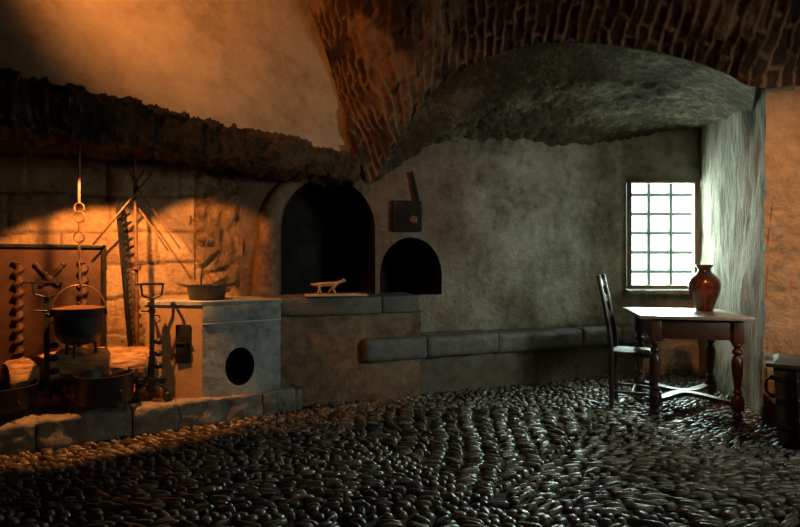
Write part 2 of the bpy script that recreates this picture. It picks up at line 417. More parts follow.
# left splay of the window bay, dressed blocks
def jamb_h(P, P2):
    z = P2[:, 1]; row = np.floor(z / 0.33); fz = np.abs(z / 0.33 - row - 0.5) * 2
    return -0.02 * np.clip((fz - 0.9) * 10, 0, 1) + fbm(P, 8, 3, 4) * 0.01
hole = [(WX0 - 2.38, WZ0), (WX0 - 2.38, WZ1), (WX1 - 2.38, WZ1), (WX1 - 2.38, WZ0)]
struct(panel('wall_window', (2.38, WY), (3.40, WY), -0.05, 2.8, M['plaster'], lambda P, P2: jamb_h(P, P2) - 0.01, holes=[hole], res=0.025))

# --- window: frame, glass, iron grille
win = bpy.data.objects.new('window_1', None); COL.objects.link(win); struct(win)
wx0, wx1, wz0, wz1 = 2.48, 3.205, 0.925, 2.07
g = G(); t = 0.045
for (x, xw) in ((wx0, t), (wx1, t)): g.box((x, WY + 0.015, (wz0 + wz1) / 2), (xw, 0.07, wz1 - wz0 + t), 0.005)
for z in (wz0, wz1): g.box(((wx0 + wx1) / 2, WY + 0.015, z), (wx1 - wx0 + t, 0.072, t), 0.005)
g.out('window_frame', M['window_wood'], win)
g = G(); g.box(((wx0 + wx1) / 2, WY - 0.03, wz0 - 0.05), (wx1 - wx0 + 0.12, 0.16, 0.045), 0.01); g.out('window_sill', M['plaster'], win)
g = G(); g.box(((wx0 + wx1) / 2, WY + 0.045, (wz0 + wz1) / 2), (wx1 - wx0 - 0.03, 0.006, wz1 - wz0 - 0.03), 0); g.out('window_pane', M['glass'], win)
g = G()
for i in (1, 2):
    x = wx0 + (wx1 - wx0) * i / 3; g.bar((x, WY + 0.075, wz0 - 0.02), (x, WY + 0.075, wz1 + 0.02), 0.036)
for i in range(1, 6):
    z = wz0 + (wz1 - wz0) * (i - 0.35 if i > 0 else i) / 5.45 + 0.03
    g.bar((wx0 - 0.02, WY + 0.08, z), (wx1 + 0.02, WY + 0.08, z), 0.034)
g.out('window_grille', M['grille'], win)

# --- right wall of the alcove and warm pillar face
def right_h(P, P2):
    Q = P * np.array([1, 1, 0.5])
    return fbm(Q, 2.2, 4, 21) * 0.05 + fbm(Q, 9, 3, 23) * 0.02 - 0.03 * (P[:, 2] / 2.5) * np.exp(-((P2[:, 0] - 2.0) / 0.5) ** 2)
struct(panel('wall_right', (3.29, 5.90), (2.742, 3.945), -0.05, 2.85, M['plaster_right'], right_h, res=0.03))
def pillar_h(P, P2):
    d1, d2, cid = cells(P, 9, 3)
    e = np.clip((fbm(P, 1.6, 3, 31) + 0.05 + (P[:, 2] - 1.1) * -0.25) * 3, 0, 1)   # plaster lost low down, stones bare
    return fbm(P, 4, 4, 33) * 0.03 + e * (-0.035 + 0.03 * np.clip((d2 - d1) * 2, 0, 1))
struct(panel('wall_pillar', (2.71, 3.93), (4.7, 3.80), -0.05, 2.62, M['plaster_pillar'], pillar_h, res=0.016))

# --- oven wall with two arched openings
OW0 = np.array((-1.42, 4.68)); OW1 = np.array((0.17, 5.085)); OWd = (OW1 - OW0) / np.linalg.norm(OW1 - OW0)
def ow_u(px):  # distance along the oven wall seen at column px
    r = (px - 400) / FPX
    return (r * OW0[1] - OW0[0]) / (OWd[0] - r * OWd[1])
uA0, uA1 = ow_u(281), ow_u(384)
niche = arch_outline((uA0 + uA1) / 2, uA1 - uA0, 0.86, 1.50, 1.97, 24)
# the small oven straddles the bend in the wall: build this wall a little longer so it fits
OW1b = OW0 + OWd * (ow_u(456))
uB0, uB1 = ow_u(377), ow_u(441)
oven = arch_outline((uB0 + uB1) / 2 + 0.015, uB1 - uB0 - 0.02, 0.88, 1.06, 1.43, 20)
uA1 = min(uA1, uB0 - 0.02); niche = arch_outline((uA0 + uA1) / 2, uA1 - uA0, 0.86, 1.50, 1.97, 24)
o, tun = panel('wall_oven', OW0, OW1b, -0.05, 2.28, M['plaster_stain_lit'], plaster_h(0.028, 2), holes=[niche, oven], res=0.03, ret=True, attrs={'mask': smoke_and_light})
struct(o)
struct(panel('wall_above_ovens', OW0 + OWd * ow_u(392), OW1b, 2.2, 2.85, M['plaster_stain_lit'], plaster_h(0.028, 2), res=0.03, attrs={'mask': smoke_and_light}))
struct(tun('wall_niche_recess', niche, 0.75, M['soot']))
struct(tun('wall_oven_recess', oven, 0.8, M['soot'], scale_back=1.1))
# splayed plaster arch framing the left side of the big niche
nI = 26; V = []
c_u = (uA0 + uA1) / 2
for i in range(nI + 1):
    a = i / nI
    if a < 0.42: iu, iz = uA0 - 0.0, 0.87 + (1.50 - 0.87) * a / 0.42; th = math.pi
    else:
        th = math.pi - (a - 0.42) / 0.58 * math.pi * 0.56
        iu = c_u + (uA1 - uA0) / 2 * math.cos(th); iz = 1.50 + 0.47 * math.sin(th)
    wd = 0.27 * max(0.05, (1 - a)) ** 0.45
    ou, oz = iu + wd * math.cos(th) , iz + wd * math.sin(th) * 0.9
    for k in range(7):
        s = k / 6; uu = iu + (ou - iu) * s; zz = iz + (oz - iz) * s
        out = 0.02 + 0.10 * math.sin(math.pi * min(1, s * 1.15) * 0.8) * (1 - a * 0.6)
        if k == 0: out = -0.05
        if k == 6: out = -0.03
        p = OW0 + OWd * uu; V.append((p[0] + OWd[1] * out, p[1] - OWd[0] * out, zz))
V = np.array(V); F = grid_faces(nI + 1, 7, flip=False)
V = displace(V, F, lambda P: fbm(P, 6, 3, 8) * 0.008)
struct(mesh_obj('trim_niche_arch', V, F, M['plaster_oven'], None, True, None))

# --- fireplace back wall: courses of ashlar
def ashlar(P, P2):
    u, z = P2[:, 0], P2[:, 1]
    zz = z + 0.035 * vnoise(P, 2.2, 3) + 0.012 * vnoise(P, 9, 5)
    hts = np.array([0.0, 0.30, 0.62, 0.92, 1.17, 1.42, 1.73, 2.02, 2.36, 2.7, 3.1, 3.5, 4.0, 4.6])
    row = np.clip(np.searchsorted(hts, zz) - 1, 0, 12)
    fz = np.minimum(zz - hts[row], hts[row + 1] - zz)
    Ls = 0.52 + 0.30 * _h(row, row * 0, row * 0, 4)
    uu = u / Ls + _h(row, row * 0 + 2, row * 0, 5) + 0.03 * vnoise(P, 5, 8)
    cu = np.floor(uu); fu = np.minimum(uu - cu, 1 - (uu - cu)) * Ls
    d = np.minimum(fz, fu); idd = _h(row, cu.astype(np.int64), row * 0, 6)
    edge = np.clip(1 - d / 0.014, 0, 1)
    return edge, idd
def ashlar_h(P, P2):
    e, i = ashlar(P, P2)
    return -0.022 * e + (i - 0.5) * 0.03 + fbm(P, 6, 4, 9) * 0.016
FB0 = np.array((-4.6, 3.49)); FB1 = np.array((-1.75, 4.50)); FBd = (FB1 - FB0) / np.linalg.norm(FB1 - FB0)
struct(panel('wall_fireplace', FB0, FB1, -0.05, 4.6, M['ashlar'], ashlar_h, res=0.018, attrs={'mask': lambda P, P2: ashlar(P, P2)[0] * 0.8}))
def rubble_h(P, P2):
    d1, d2, cid = cells(P, 6.5, 11)
    return -0.05 + 0.07 * np.clip((d2 - d1) * 2.2, 0, 1) + fbm(P, 14, 3, 2) * 0.015
struct(panel('wall_fireplace_jamb', FB1 + (-0.03, -0.02), OW0 + (0.03, 0.0), -0.05, 4.6, M['jamb'], rubble_h, res=0.016))

# --- chimney hood: a leaning plastered face
MD = np.array((0.735, 0.678)); MB = np.array((-0.678, 0.735)); MC = np.array((-0.45, 4.84))   # mantel direction, inward normal, right corner
def mz_top(u): return 2.18 + 0.055 * u      # u = distance to the left of the right corner
def mz_bot(u): return 1.93 + 0.012 * u
HL = 0.30   # lean per metre of rise
HN = np.array([-MB[0], -MB[1], HL]); HN3 = HN / np.linalg.norm(HN)
H0 = np.array([*(MC + MB * 0.10), 2.15])
def on_hood(px, py):
    d = ray(px, py); o_ = np.array([0, 0, EYE]); t_ = np.dot(H0 - o_, HN3) / np.dot(d, HN3); return o_ + d * t_
edge_px = [(352, 172), (350, 155), (348, 130), (344, 108), (338, 85), (328, 54), (318, 24), (309, -6), (299, -40), (286, -85), (270, -140)]
hood_edge = np.array([on_hood(*p) for p in edge_px])
def edge_at(z):
    return np.array([np.interp(z, hood_edge[:, 2], hood_edge[:, k]) for k in range(3)])
zt = np.linspace(2.02, min(4.6, hood_edge[-1, 2]), 70); V = []
NU = 130
for z in zt:
    fz = (z - zt[0]) / (zt[-1] - zt[0])
    for i in range(NU):
        s = i / (NU - 1); zz = z + (1 - fz) ** 2 * 0.055 * 4.6 * (1 - s)
        e = edge_at(zz); left = e[:2] - MD * 4.6
        p = left + (e[:2] - left) * s
        V.append((p[0], p[1], zz))
F = grid_faces(70, NU, flip=True)
V = displace(V, F, lambda P: -(fbm(P, 1.1, 3, 41) * 0.035 + fbm(P, 6, 3, 44) * 0.007))
ho = mesh_obj('chimney_hood', V, F, M['hood'], None, True)
bm = bmesh.new(); bm.from_mesh(ho.data); bm.to_mesh(ho.data); bm.free()
sd = ho.modifiers.new('thick', 'SOLIDIFY'); sd.thickness = 0.1; sd.offset = -1
tag(ho, 'sloping ochre plastered chimney hood lit from above, over the dark stone mantel', 'chimney hood')

# --- mantel: rough dark stone beam
prof = []
NU = 300; NP = 64; Vm = []
for i in range(NU):
    u = 4.6 * (1 - i / (NU - 1)) - 0.06
    zb, zt_ = mz_bot(u), mz_top(u)
    base = MC - MD * u
    for k in range(NP):
        a = 2 * math.pi * k / NP
        ca, sa = math.cos(a), math.sin(a)
        q = 0.33
        x = 0.17 * math.copysign(abs(ca) ** q, ca); z = (zt_ - zb) / 2 * math.copysign(abs(sa) ** q, sa)
        x += 0.02
        if x < 0 : x *= 1 - 0.10 * (z > 0) * z / (zt_ - zb)
        p = base + MB * (x + 0.10)
        Vm.append((p[0], p[1], (zb + zt_) / 2 + z))
F = grid_faces(NU, NP, True)
def mant_h(P):
    d1, d2, cid = cells(P, 13, 7)
    return fbm(P, 2, 3, 51) * 0.05 + (cid - 0.5) * 0.055 + 0.02 * np.clip((d2 - d1) * 2, 0, 1) + fbm(P, 30, 3, 53) * 0.030
Vm = displace(Vm, F, mant_h)
F = [tuple(f) for f in F] + [tuple(range(NP)), tuple((NU - 1) * NP + k for k in range(NP))][0:2]
mo = mesh_obj('mantel_beam', Vm, F, M['mantel'], None, True, 50)
bm = bmesh.new(); bm.from_mesh(mo.data); bmesh.ops.recalc_face_normals(bm, faces=bm.faces[:]); bm.to_mesh(mo.data); bm.free()
tag(mo, 'long rough-hewn dark stone mantel beam under the plastered hood', 'mantel')

# --- alcove arch and vault
def on_line(px, py, p, q):
    """point seen at (px, py) standing over the plan line p-q"""
    r = (px - 400) / FPX; p = np.array(p); q = np.array(q); d = q - p
    s = (r * p[1] - p[0]) / (d[0] - r * d[1]); X, Y = p + d * s
    return np.array([X, Y, EYE + (263 - py) / FPX * Y])
Fp = [(372, 182), (386, 160), (405, 128), (430, 94), (470, 65), (520, 46), (560, 41), (620, 45), (680, 57), (720, 70), (756, 86)]
Mp = [(385, 178), (398, 164), (420, 145), (451, 125), (490, 104), (530, 90), (592, 81), (650, 84), (700, 93), (730, 102), (752, 112)]
Kp = [(400, 172), (410, 160), (424, 152), (450, 147), (494, 144), (530, 143), (579, 142), (615, 138), (650, 134), (680, 131), (706, 128)]
FA = np.array([on_line(*p, (0, 4.87), (2.65, 3.93)) for p in Fp])
MA = np.array([on_line(*p, (0, 5.0), (2.86, 4.40)) for p in Mp])
KA = np.array([on_line(*p, (0.15, 5.10), (3.30, 5.86)) for p in Kp])
KA[:, 1] += 0.08
def resample(C, n):
    C = np.array(C); s = np.r_[0, np.cumsum(np.linalg.norm(np.diff(C, axis=0), axis=1))]
    t_ = np.linspace(0, s[-1], n); k = len(C)
    # smooth with a cubic (Catmull-Rom) through the points
    out = []
    for x in t_:
        i = min(max(np.searchsorted(s, x) - 1, 0), k - 2); f = (x - s[i]) / max(1e-9, s[i + 1] - s[i])
        p0, p1, p2, p3 = C[max(i - 1, 0)], C[i], C[i + 1], C[min(i + 2, k - 1)]
        out.append(0.5 * ((2 * p1) + (-p0 + p2) * f + (2 * p0 - 5 * p1 + 4 * p2 - p3) * f ** 2 + (-p0 + 3 * p1 - 3 * p2 + p3) * f ** 3))
    return np.array(out)
NT = 190
fa, ma, ka = resample(FA, NT), resample(MA, NT), resample(KA, NT)
rows = [fa + np.array([0.0, 0.12, 0.16]), fa + np.array([0.0, 0.02, 0.02])]; S1, S2 = 26, 60
for k in range(S1): s = k / S1; rows.append(fa + (ma - fa) * s)
for k in range(S2 + 1):
    s = k / S2; lift = 0.05 * math.sin(math.pi * s)
    r_ = ma + (ka - ma) * s; r_ = r_.copy(); r_[:, 2] += lift * np.sin(np.linspace(0, math.pi, NT)); rows.append(r_)
V = np.array(rows).reshape(-1, 3); F = grid_faces(len(rows), NT)
rowi = np.repeat(np.arange(len(rows)), NT)
def av_h(P):
    k = np.clip((rowi - S1 + 1) / 5.0, 0, 1)
    d1, d2, cid = cells(P * np.array([1, 1, 1]), 7, 5)
    return fbm(P, 3, 4, 61) * 0.02 * (0.5 + k) + k * ((cid - 0.5) * 0.02 + 0.03 * np.clip((d2 - d1) * 2, 0, 1)) + fbm(P, 16, 2, 8) * 0.008 * k
V = displace(V, F, av_h)
struct(mesh_obj('ceiling_alcove_vault', V, F, M['alcove_vault'], None, True))

# --- main brick vault: radial bricks around the arch
left_pts = [np.array([-0.46, 4.86, 2.02]), np.array([-0.34, 4.86, 2.0])]
right_pts = [np.array([3.0, 3.88, 2.50]), np.array([3.6, 3.84, 2.50]), np.array([4.65, 3.78, 2.50])]
bot = resample(np.array(left_pts + list(FA) + right_pts), 520)
bot[:, :2] -= 0
NS = 150; V = np.zeros((NS, 520, 3)); UV = np.zeros((NS, 520, 2))
tt = np.r_[0, np.cumsum(np.linalg.norm(np.diff(bot, axis=0), axis=1))]
hz = np.linspace(2.05, min(4.55, hood_edge[-1, 2]), NS)
for k in range(NS):
    s = k / (NS - 1)
    ang = s * math.pi / 2
    fwd = 3.4 * (1 - math.cos(ang)) * 0.55 + 3.4 * s * 0.45
    ztop = 4.35
    z = bot[:, 2] + (ztop - bot[:, 2]) * math.sin(ang)
    P = np.stack([bot[:, 0] + 0.0 * s, bot[:, 1] - fwd, z], 1)
    # the left edge of the vault dies into the hood
    he = edge_at(2.05 + (hz[-1] - 2.05) * math.sin(ang)) + np.array([-0.03, 0.02, 0])
    blend = np.clip(1 - tt / 1.3, 0, 1)[:, None]; blend = blend * blend * (3 - 2 * blend)
    blend = np.maximum(blend * min(1.0, s * 5), np.clip(1 - tt / 0.2, 0, 1)[:, None])
    V[k] = P * (1 - blend) + he * blend
    UV[k, :, 0] = tt; UV[k, :, 1] = 0
dist = np.linalg.norm(np.diff(V, axis=0), axis=2); UV[1:, :, 1] = np.cumsum(dist, axis=0)
Vf = V.reshape(-1, 3); uv = UV.reshape(-1, 2); F = grid_faces(NS, 520)
def brickmask(uv, P):
    u = uv[:, 0] + 0.05 * vnoise(P, 2, 71) + 0.022 * vnoise(P, 9, 72) + 0.008 * vnoise(P, 26, 74); v = uv[:, 1] + 0.05 * vnoise(P, 4, 73) + 0.02 * vnoise(P, 15, 75)
    rh = 0.088; r_ = np.floor(u / rh); fu = np.minimum(u / rh - r_, 1 - (u / rh - r_)) * rh
    L = 0.27; vv = v / L + (r_ % 2) * 0.5 + 0.3 * _h(r_.astype(np.int64), r_.astype(np.int64) * 0, r_.astype(np.int64) * 0, 3)
    c = np.floor(vv); fv = np.minimum(vv - c, 1 - (vv - c)) * L
    i = _h(r_.astype(np.int64), c.astype(np.int64), c.astype(np.int64) * 0, 5)
    d = np.minimum(fu, fv)
    return np.clip(1 - (d - 0.006) / 0.010, 0, 1), i
bmask, bid = brickmask(uv, Vf)
bmask = bmask * np.clip(0.75 + 1.5 * fbm(Vf, 6, 3, 70), 0, 1)
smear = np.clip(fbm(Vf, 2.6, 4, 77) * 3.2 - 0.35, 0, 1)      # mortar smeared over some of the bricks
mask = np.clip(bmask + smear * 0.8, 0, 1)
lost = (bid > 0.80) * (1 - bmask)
def bh(P): return -(-0.012 * (1 - bmask) * 1.0) * 0 + (0.012 * bmask - 0.04 * lost + (bid - 0.5) * 0.04 * (1 - bmask) + fbm(P, 16, 4, 79) * 0.032 + fbm(P, 2, 2, 80) * 0.05)
sgn = 1.0
V0 = displace(Vf, F, lambda P: np.ones(len(P)) * 0.01)
# find whether +normal points into the room
mid = Vf.reshape(NS, 520, 3)[60, 260]; dv = V0.reshape(NS, 520, 3)[60, 260] - mid
if np.dot(dv, np.array([1.0, 0.5, 1.2]) - mid) < 0: F = F[:, ::-1]
Vf = displace(Vf, F, bh)
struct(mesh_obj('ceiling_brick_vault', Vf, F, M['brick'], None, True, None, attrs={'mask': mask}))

# ============================================================ COBBLED FLOOR
def gpt(px, py): Y = FPX * EYE / (py - 263); return np.array([(px - 400) / FPX * Y, Y])
A1, B1 = gpt(290, 402), gpt(520, 530)     # guide line of round stones
def side(p, a, b): return (b[0] - a[0]) * (p[1] - a[1]) - (b[1] - a[1]) * (p[0] - a[0])
lines = [(A1, B1, 3, 0.055), (gpt(255, 455), gpt(900, 470), 2, 0.06), (np.array((-3.0, 2.45)), np.array((3.0, 2.55)), 2, 0.055), (gpt(590, 418), gpt(480, 505), 1, 0.05), (gpt(250, 425), gpt(420, 470), 1, 0.05)]
lines[1] = (np.array((-2.2, 3.1)), np.array((-0.1, 3.30)), 2, 0.05)
def near_line(p):
    for (a, b, n, w_) in lines:
        d = b - a; L = np.linalg.norm(d); d = d / L; q = p - a; s = q @ d; h = abs(q[0] * d[1] - q[1] * d[0])
        if 0 < s < L and h < n * w_ * 0.5 + 0.012: return True
    return False
stones = []    # x, y, ang, len, wid, height
for (a, b, n, w_) in lines:
    d = b - a; L = np.linalg.norm(d); d = d / L; nn = np.array((-d[1], d[0]))
    for k in range(n):
        s = 0
        while s < L:
            l = w_ * rnd.uniform(0.95, 1.5); p = a + d * (s + l / 2) + nn * ((k - (n - 1) / 2) * w_ + rnd.uniform(-.006, .006))
            stones.append((p[0], p[1], math.atan2(d[1], d[0]) + rnd.uniform(-.4, .4), l, w_ * 1.02, 0.036)); s += l
regs = []
def region_of(p):
    x, y = p
    s1 = side(p, A1, B1) > 0     # right of the guide line
    if y < 2.5: return 0
    if s1:
        if y > 4.35: return 5
        if side(p, gpt(590, 418), gpt(480, 505)) > 0: return 1
        return 2
    if y < 3.12 + 0.1 * (x + 2.2): return 3
    if y > 3.9 and x < -0.8 + 0: return 6
    return 4
spec = {0: (0.15, 0.13, 0.029, 0.10), 1: (0.10, 0.125, 0.028, 0.12), 2: (-0.30, 0.12, 0.028, 0.10), 3: (0.10, 0.115, 0.029, 0.10), 4: (-0.08, 0.105, 0.030, 0.12), 5: (0.35, 0.085, 0.032, 0.15), 6: (0.6, 0.07, 0.045, 0.5)}
for rg, (ang, L, Wd, wave) in spec.items():
    ca, sa = math.cos(ang), math.sin(ang)
    cells_ = []
    if rg in (0, 2):          # feathered stacks of slivers
        cols = int(9 / L)
        for c in range(-cols // 2, cols // 2):
            ly = -4 + rnd.uniform(0, Wd); sk = (0.45 if c % 2 else -0.30) + rnd.uniform(-.1, .1)
            while ly < 4:
                wd = Wd * rnd.uniform(0.7, 1.35); ly += wd
                cells_.append((c * L + rnd.gauss(0, 0.014), ly - wd / 2, L * rnd.uniform(0.75, 1.3), wd * 1.03, sk))
    else:                     # random coursed rows
        ly = -4
        while ly < 4:
            wd = Wd * rnd.uniform(0.75, 1.4); lx = -4.5 + rnd.uniform(0, L); ly += wd
            while lx < 4.5:
                l = L * rnd.choice((0.45, 0.7, 0.9, 1.0, 1.2)) * rnd.uniform(0.9, 1.1)
                cells_.append((lx + l / 2, ly - wd / 2 + rnd.gauss(0, 0.006), l * 1.04, wd * 1.06, 0.12 * math.sin(lx * 2 + ly))); lx += l
    for (lx, ly, l, wd, a2) in cells_:
        wv = wave * math.sin(ly * 2.3 + rg) ; wy = 0.12 * math.sin(lx * 1.7 + rg * 2)
        x = (lx + wv) * ca - (ly + wy) * sa; y = 3.3 + (lx + wv) * sa + (ly + wy) * ca
        if not (1.7 < y < 6.0 and -3.3 < x < 3.4): continue
        p = np.array((x, y))
        if region_of(p) != rg or near_line(p): continue
        if y > 4.40 + 0.636 * (x + 0.81) and x < -0.75: continue
        if y > 5.0 + 0.37 * x: continue
        if x > 2.65 + 0.31 * (y - 3.9) + 0.2 and y > 3.7: continue
        stones.append((x, y, ang + a2 + rnd.gauss(0, 0.13), l, wd, rnd.uniform(0.022, 0.040)))
nr, ns = 4, 9
ths = np.linspace(0, 2 * math.pi, ns, endpoint=False)
ring_r = [1.0, 0.9, 0.66, 0.3]; ring_z = [0.0, 0.60, 0.90, 0.99]
V = []; F = []; T = []
for (x, y, a, l, w_, h) in stones:
    q = np.array([[x, y, 0.0]])
    wx_, wy_ = float(fbm(q, 1.1, 3, 91)[0]), float(fbm(q, 1.1, 3, 92)[0])
    x += 0.10 * wx_; y += 0.10 * wy_; a += float(fbm(q, 1.4, 3, 93)[0]) * 0.9 + rnd.gauss(0, 0.10)
    l *= 1 + 0.35 * float(fbm(q, 2.5, 2, 94)[0]); w_ *= rnd.uniform(0.85, 1.2)
    n0 = len(V); tn = rnd.random(); top = rnd.uniform(-0.012, 0.006); tx, ty = rnd.gauss(0, .10), rnd.gauss(0, .22)
    ca, sa = math.cos(a), math.sin(a); sq = rnd.uniform(0.7, 0.95); cx_ = rnd.uniform(-.2, .2)
    jit = [rnd.uniform(0.84, 1.14) for _ in ths]
    for rr, zz in zip(ring_r, ring_z):
        for jj, th in zip(jit, ths):
            c_, s_ = math.cos(th), math.sin(th)
            rr_ = rr; rr = rr * jj
            lx = l * 0.47 * rr * math.copysign(abs(c_) ** sq, c_); ly = w_ * 0.45 * rr * math.copysign(abs(s_) ** sq, s_) * (1 + cx_ * c_)
            z = top - h + h * zz + tx * lx + ty * ly * zz
            V.append((x + lx * ca - ly * sa, y + lx * sa + ly * ca, z)); T.append(tn); rr = rr_
    V.append((x, y, top)); T.append(tn)
    for k in range(nr - 1):
        for j in range(ns):
            j2 = (j + 1) % ns
            F.append((n0 + k * ns + j, n0 + k * ns + j2, n0 + (k + 1) * ns + j2, n0 + (k + 1) * ns + j))
    for j in range(ns): F.append((n0 + (nr - 1) * ns + j, n0 + (nr - 1) * ns + (j + 1) % ns, n0 + nr * ns))
print('stones', len(stones))
struct(mesh_obj('floor', V, F, M['cobble'], None, True, None, attrs={'tint': T}))
# earth between the stones
xs = np.linspace(-3.6, 3.8, 90); ys = np.linspace(-2, 6.2, 100); X, Y = np.meshgrid(xs, ys, indexing='ij')
V = np.stack([X.ravel(), Y.ravel(), np.full(X.size, -0.026)], 1); V[:, 2] += fbm(V, 3, 3, 5) * 0.004
struct(mesh_obj('floor_earth', V, grid_faces(90, 100), M['earth'], None, True))

# ============================================================ MASONRY FURNITURE
# --- raised hearth: terracotta top edged with big kerb stones
HZ = 0.165
hf0 = np.array((-0.80, 4.33)); hd = np.array((-0.845, -0.535)); hb = np.array((-0.535, 0.845))
hearth = empty('raised_hearth', 'low raised fire hearth with brick-red top and grey kerb stones', 'hearth')
def rough_slab(p0, length, dirn, width, wd_dir, z0, z1, mat, name, parent, amp=0.012, res=0.022, rnd_=0.02, seed=0, freq=6):
    """beam of stone: outline box with rounded long edges, roughened"""
    nu = max(4, int(length / res)); prof_ = []
    hgt = z1 - z0
    pts = [(0, z0)]
    def arc(cx, cz, a0, a1, n=4): return [(cx + rnd_ * math.cos(a0 + (a1 - a0) * i / n), cz + rnd_ * math.sin(a0 + (a1 - a0) * i / n)) for i in range(n + 1)]
    path = arc(rnd_, z0 + rnd_, -math.pi / 2, -math.pi) + arc(rnd_, z1 - rnd_, math.pi, math.pi / 2) + arc(width - rnd_, z1 - rnd_, math.pi / 2, 0) + arc(width - rnd_, z0 + rnd_, 0, -math.pi / 2)
    dense = []
    for i in range(len(path)):
        a, b = np.array(path[i]), np.array(path[(i + 1) % len(path)]); n = max(1, int(np.linalg.norm(b - a) / res))
        for k in range(n): dense.append(a + (b - a) * k / n)
    npf = len(dense); V = []
    p0 = np.array(p0, float); dirn = np.array(dirn, float); wd_dir = np.array(wd_dir, float)
    for i in range(nu + 1):
        s = i / nu; e = min(1.0, min(s, 1 - s) * length / 0.02 + 0.0); sh = 1 - 0.06 * (1 - e)
        for (q, z) in dense:
            qq = width / 2 + (q - width / 2) * sh; zz = (z0 + z1) / 2 + (z - (z0 + z1) / 2) * sh
            p = p0 + dirn * length * s + wd_dir * qq; V.append((p[0], p[1], zz))
    F = grid_faces(nu + 1, npf, True)
    Vn = np.array(V); 
    c = Vn.mean(axis=0)
    V2 = displace(Vn, F, lambda P: fbm(P, freq, 4, seed) * amp)
    # orient outward
    k = np.argmax(Vn[:, 2]); 
    if (displace(Vn, F, lambda P: np.ones(len(P)) * 0.01)[:, 2].max() < Vn[:, 2].max() + 0.005):
        F = F[:, ::-1]; V2 = displace(Vn, F, lambda P: fbm(P, freq, 4, seed) * amp)
    F = [tuple(f) for f in F] + [tuple(range(npf)), tuple(nu * npf + i for i in range(npf))]
    o = mesh_obj(name, V2, F, mat, parent, True, 45)
    bm = bmesh.new(); bm.from_mesh(o.data); bmesh.ops.recalc_face_normals(bm, faces=bm.faces[:]); bm.to_mesh(o.data); bm.free()
    return o
s = 0; ws = [0.055, 0.27, 0.62, 0.30, 0.55, 0.72, 0.6, 0.7]
for i, L in enumerate(ws):
    p = hf0 + hd * s
    rough_slab(p, L - 0.008, hd, 0.20, hb, -0.03, HZ + 0.004 - 0.004 * (i % 2), M['hearth'], 'kerb_stone', hearth, 0.040, freq=9, seed=i * 3, rnd_=0.018)
    s += L
g = G()
tp = [hf0 + hb * 0.17, hf0 + hd * s + hb * 0.17, np.array((-4.6, 3.6)), FB1 + (0, 0.05), OW0 + (0.35, 0.1)]
nq = len(tp)
g.add([(p[0], p[1], 0.0) for p in tp] + [(p[0], p[1], HZ - 0.004) for p in tp], [tuple(range(nq)), tuple(range(nq, 2 * nq))] + [(i, (i + 1) % nq, nq + (i + 1) % nq, nq + i) for i in range(nq)])
g.out('hearth_top', M['hearth_top'], hearth, sharp=30)

# --- masonry stove block, cool and warm light painted into its faces
S0 = np.array((-1.485, 3.98)); S1_ = np.array((-0.955, 4.24)); SZ = 0.885
Sl = np.array((-1.93, 4.02)); Sbl = np.array((-1.93, 4.62)); Sbr = np.array((-1.13, 4.72))
stove = empty('masonry_stove', 'square grey masonry stove block with a round fire hole, standing on the hearth', 'stove')
Lf = np.linalg.norm(S1_ - S0); sd_ = (S1_ - S0) / Lf
def s_u(px): r = (px - 400) / FPX; return (r * S0[1] - S0[0]) / (sd_[0] - r * sd_[1])
hc = s_u(240); hcz = EYE - 103 / FPX * (S0 + sd_ * hc)[1]; hr = 0.135
circ = [(hc + 0.11 * math.cos(a), hcz + 0.148 * math.sin(a)) for a in np.linspace(0, 2 * math.pi, 32, endpoint=False)][::-1]
fr, tunf = panel('front_face', S0, S1_, HZ - 0.02, SZ, M['stove'], lambda P, P2: fbm(P, 6, 3, 3) * 0.004, holes=[circ], res=0.03, parent=stove, ret=True)
tunf('fire_hole', circ, 0.28, M['soot'], stove)
dd = Sl - S0; Ls_ = np.linalg.norm(dd); ds = -dd / Ls_
panel('side_face', Sl, S0, HZ - 0.02, SZ - 0.0, M['stove_side'], lambda P, P2: fbm(P, 4, 3, 4) * 0.005, res=0.03, parent=stove)
panel('left_face', Sbl, Sl, HZ - 0.02, SZ, M['stove_side'], lambda P, P2: fbm(P, 4, 3, 4) * 0.003, res=0.04, parent=stove)
panel('right_face', S1_, Sbr, HZ - 0.02 - 0.15, SZ, M['stove'], lambda P, P2: fbm(P, 4, 3, 4) * 0.003, res=0.04, parent=stove)
g = G(); poly = [Sl, S0, S1_, Sbr, Sbl]
cc = np.mean(poly, axis=0); po = [p + (p - cc) / np.linalg.norm(p - cc) * 0.014 for p in poly]
g.add([(p[0], p[1], SZ - 0.018) for p in po] + [(p[0], p[1], SZ + 0.006) for p in po], [(4, 3, 2, 1, 0), (5, 6, 7, 8, 9)] + [(i, (i + 1) % 5, 5 + (i + 1) % 5, 5 + i) for i in range(5)])
g.out('top_slab', M['stove'], stove, sharp=30)
nf = np.array((sd_[1], -sd_[0]))
g = G(); a = S0 + nf * 0.004; b = S1_ + nf * 0.004; zb = SZ - 0.16
g.bar((a[0], a[1], zb), (b[0], b[1], zb + 0.01), 0.016, 0.014, 0.004)
g.out('mortar_band', M['band'], stove)
# upper course stands proud of the band
g = G(); a = S0 + nf * 0.006; b = S1_ + nf * 0.006
g.bar((a[0], a[1], SZ - 0.085), (b[0], b[1], SZ - 0.085), 0.012, 0.125, 0.004); 
g.out('top_course', M['stove'], stove)
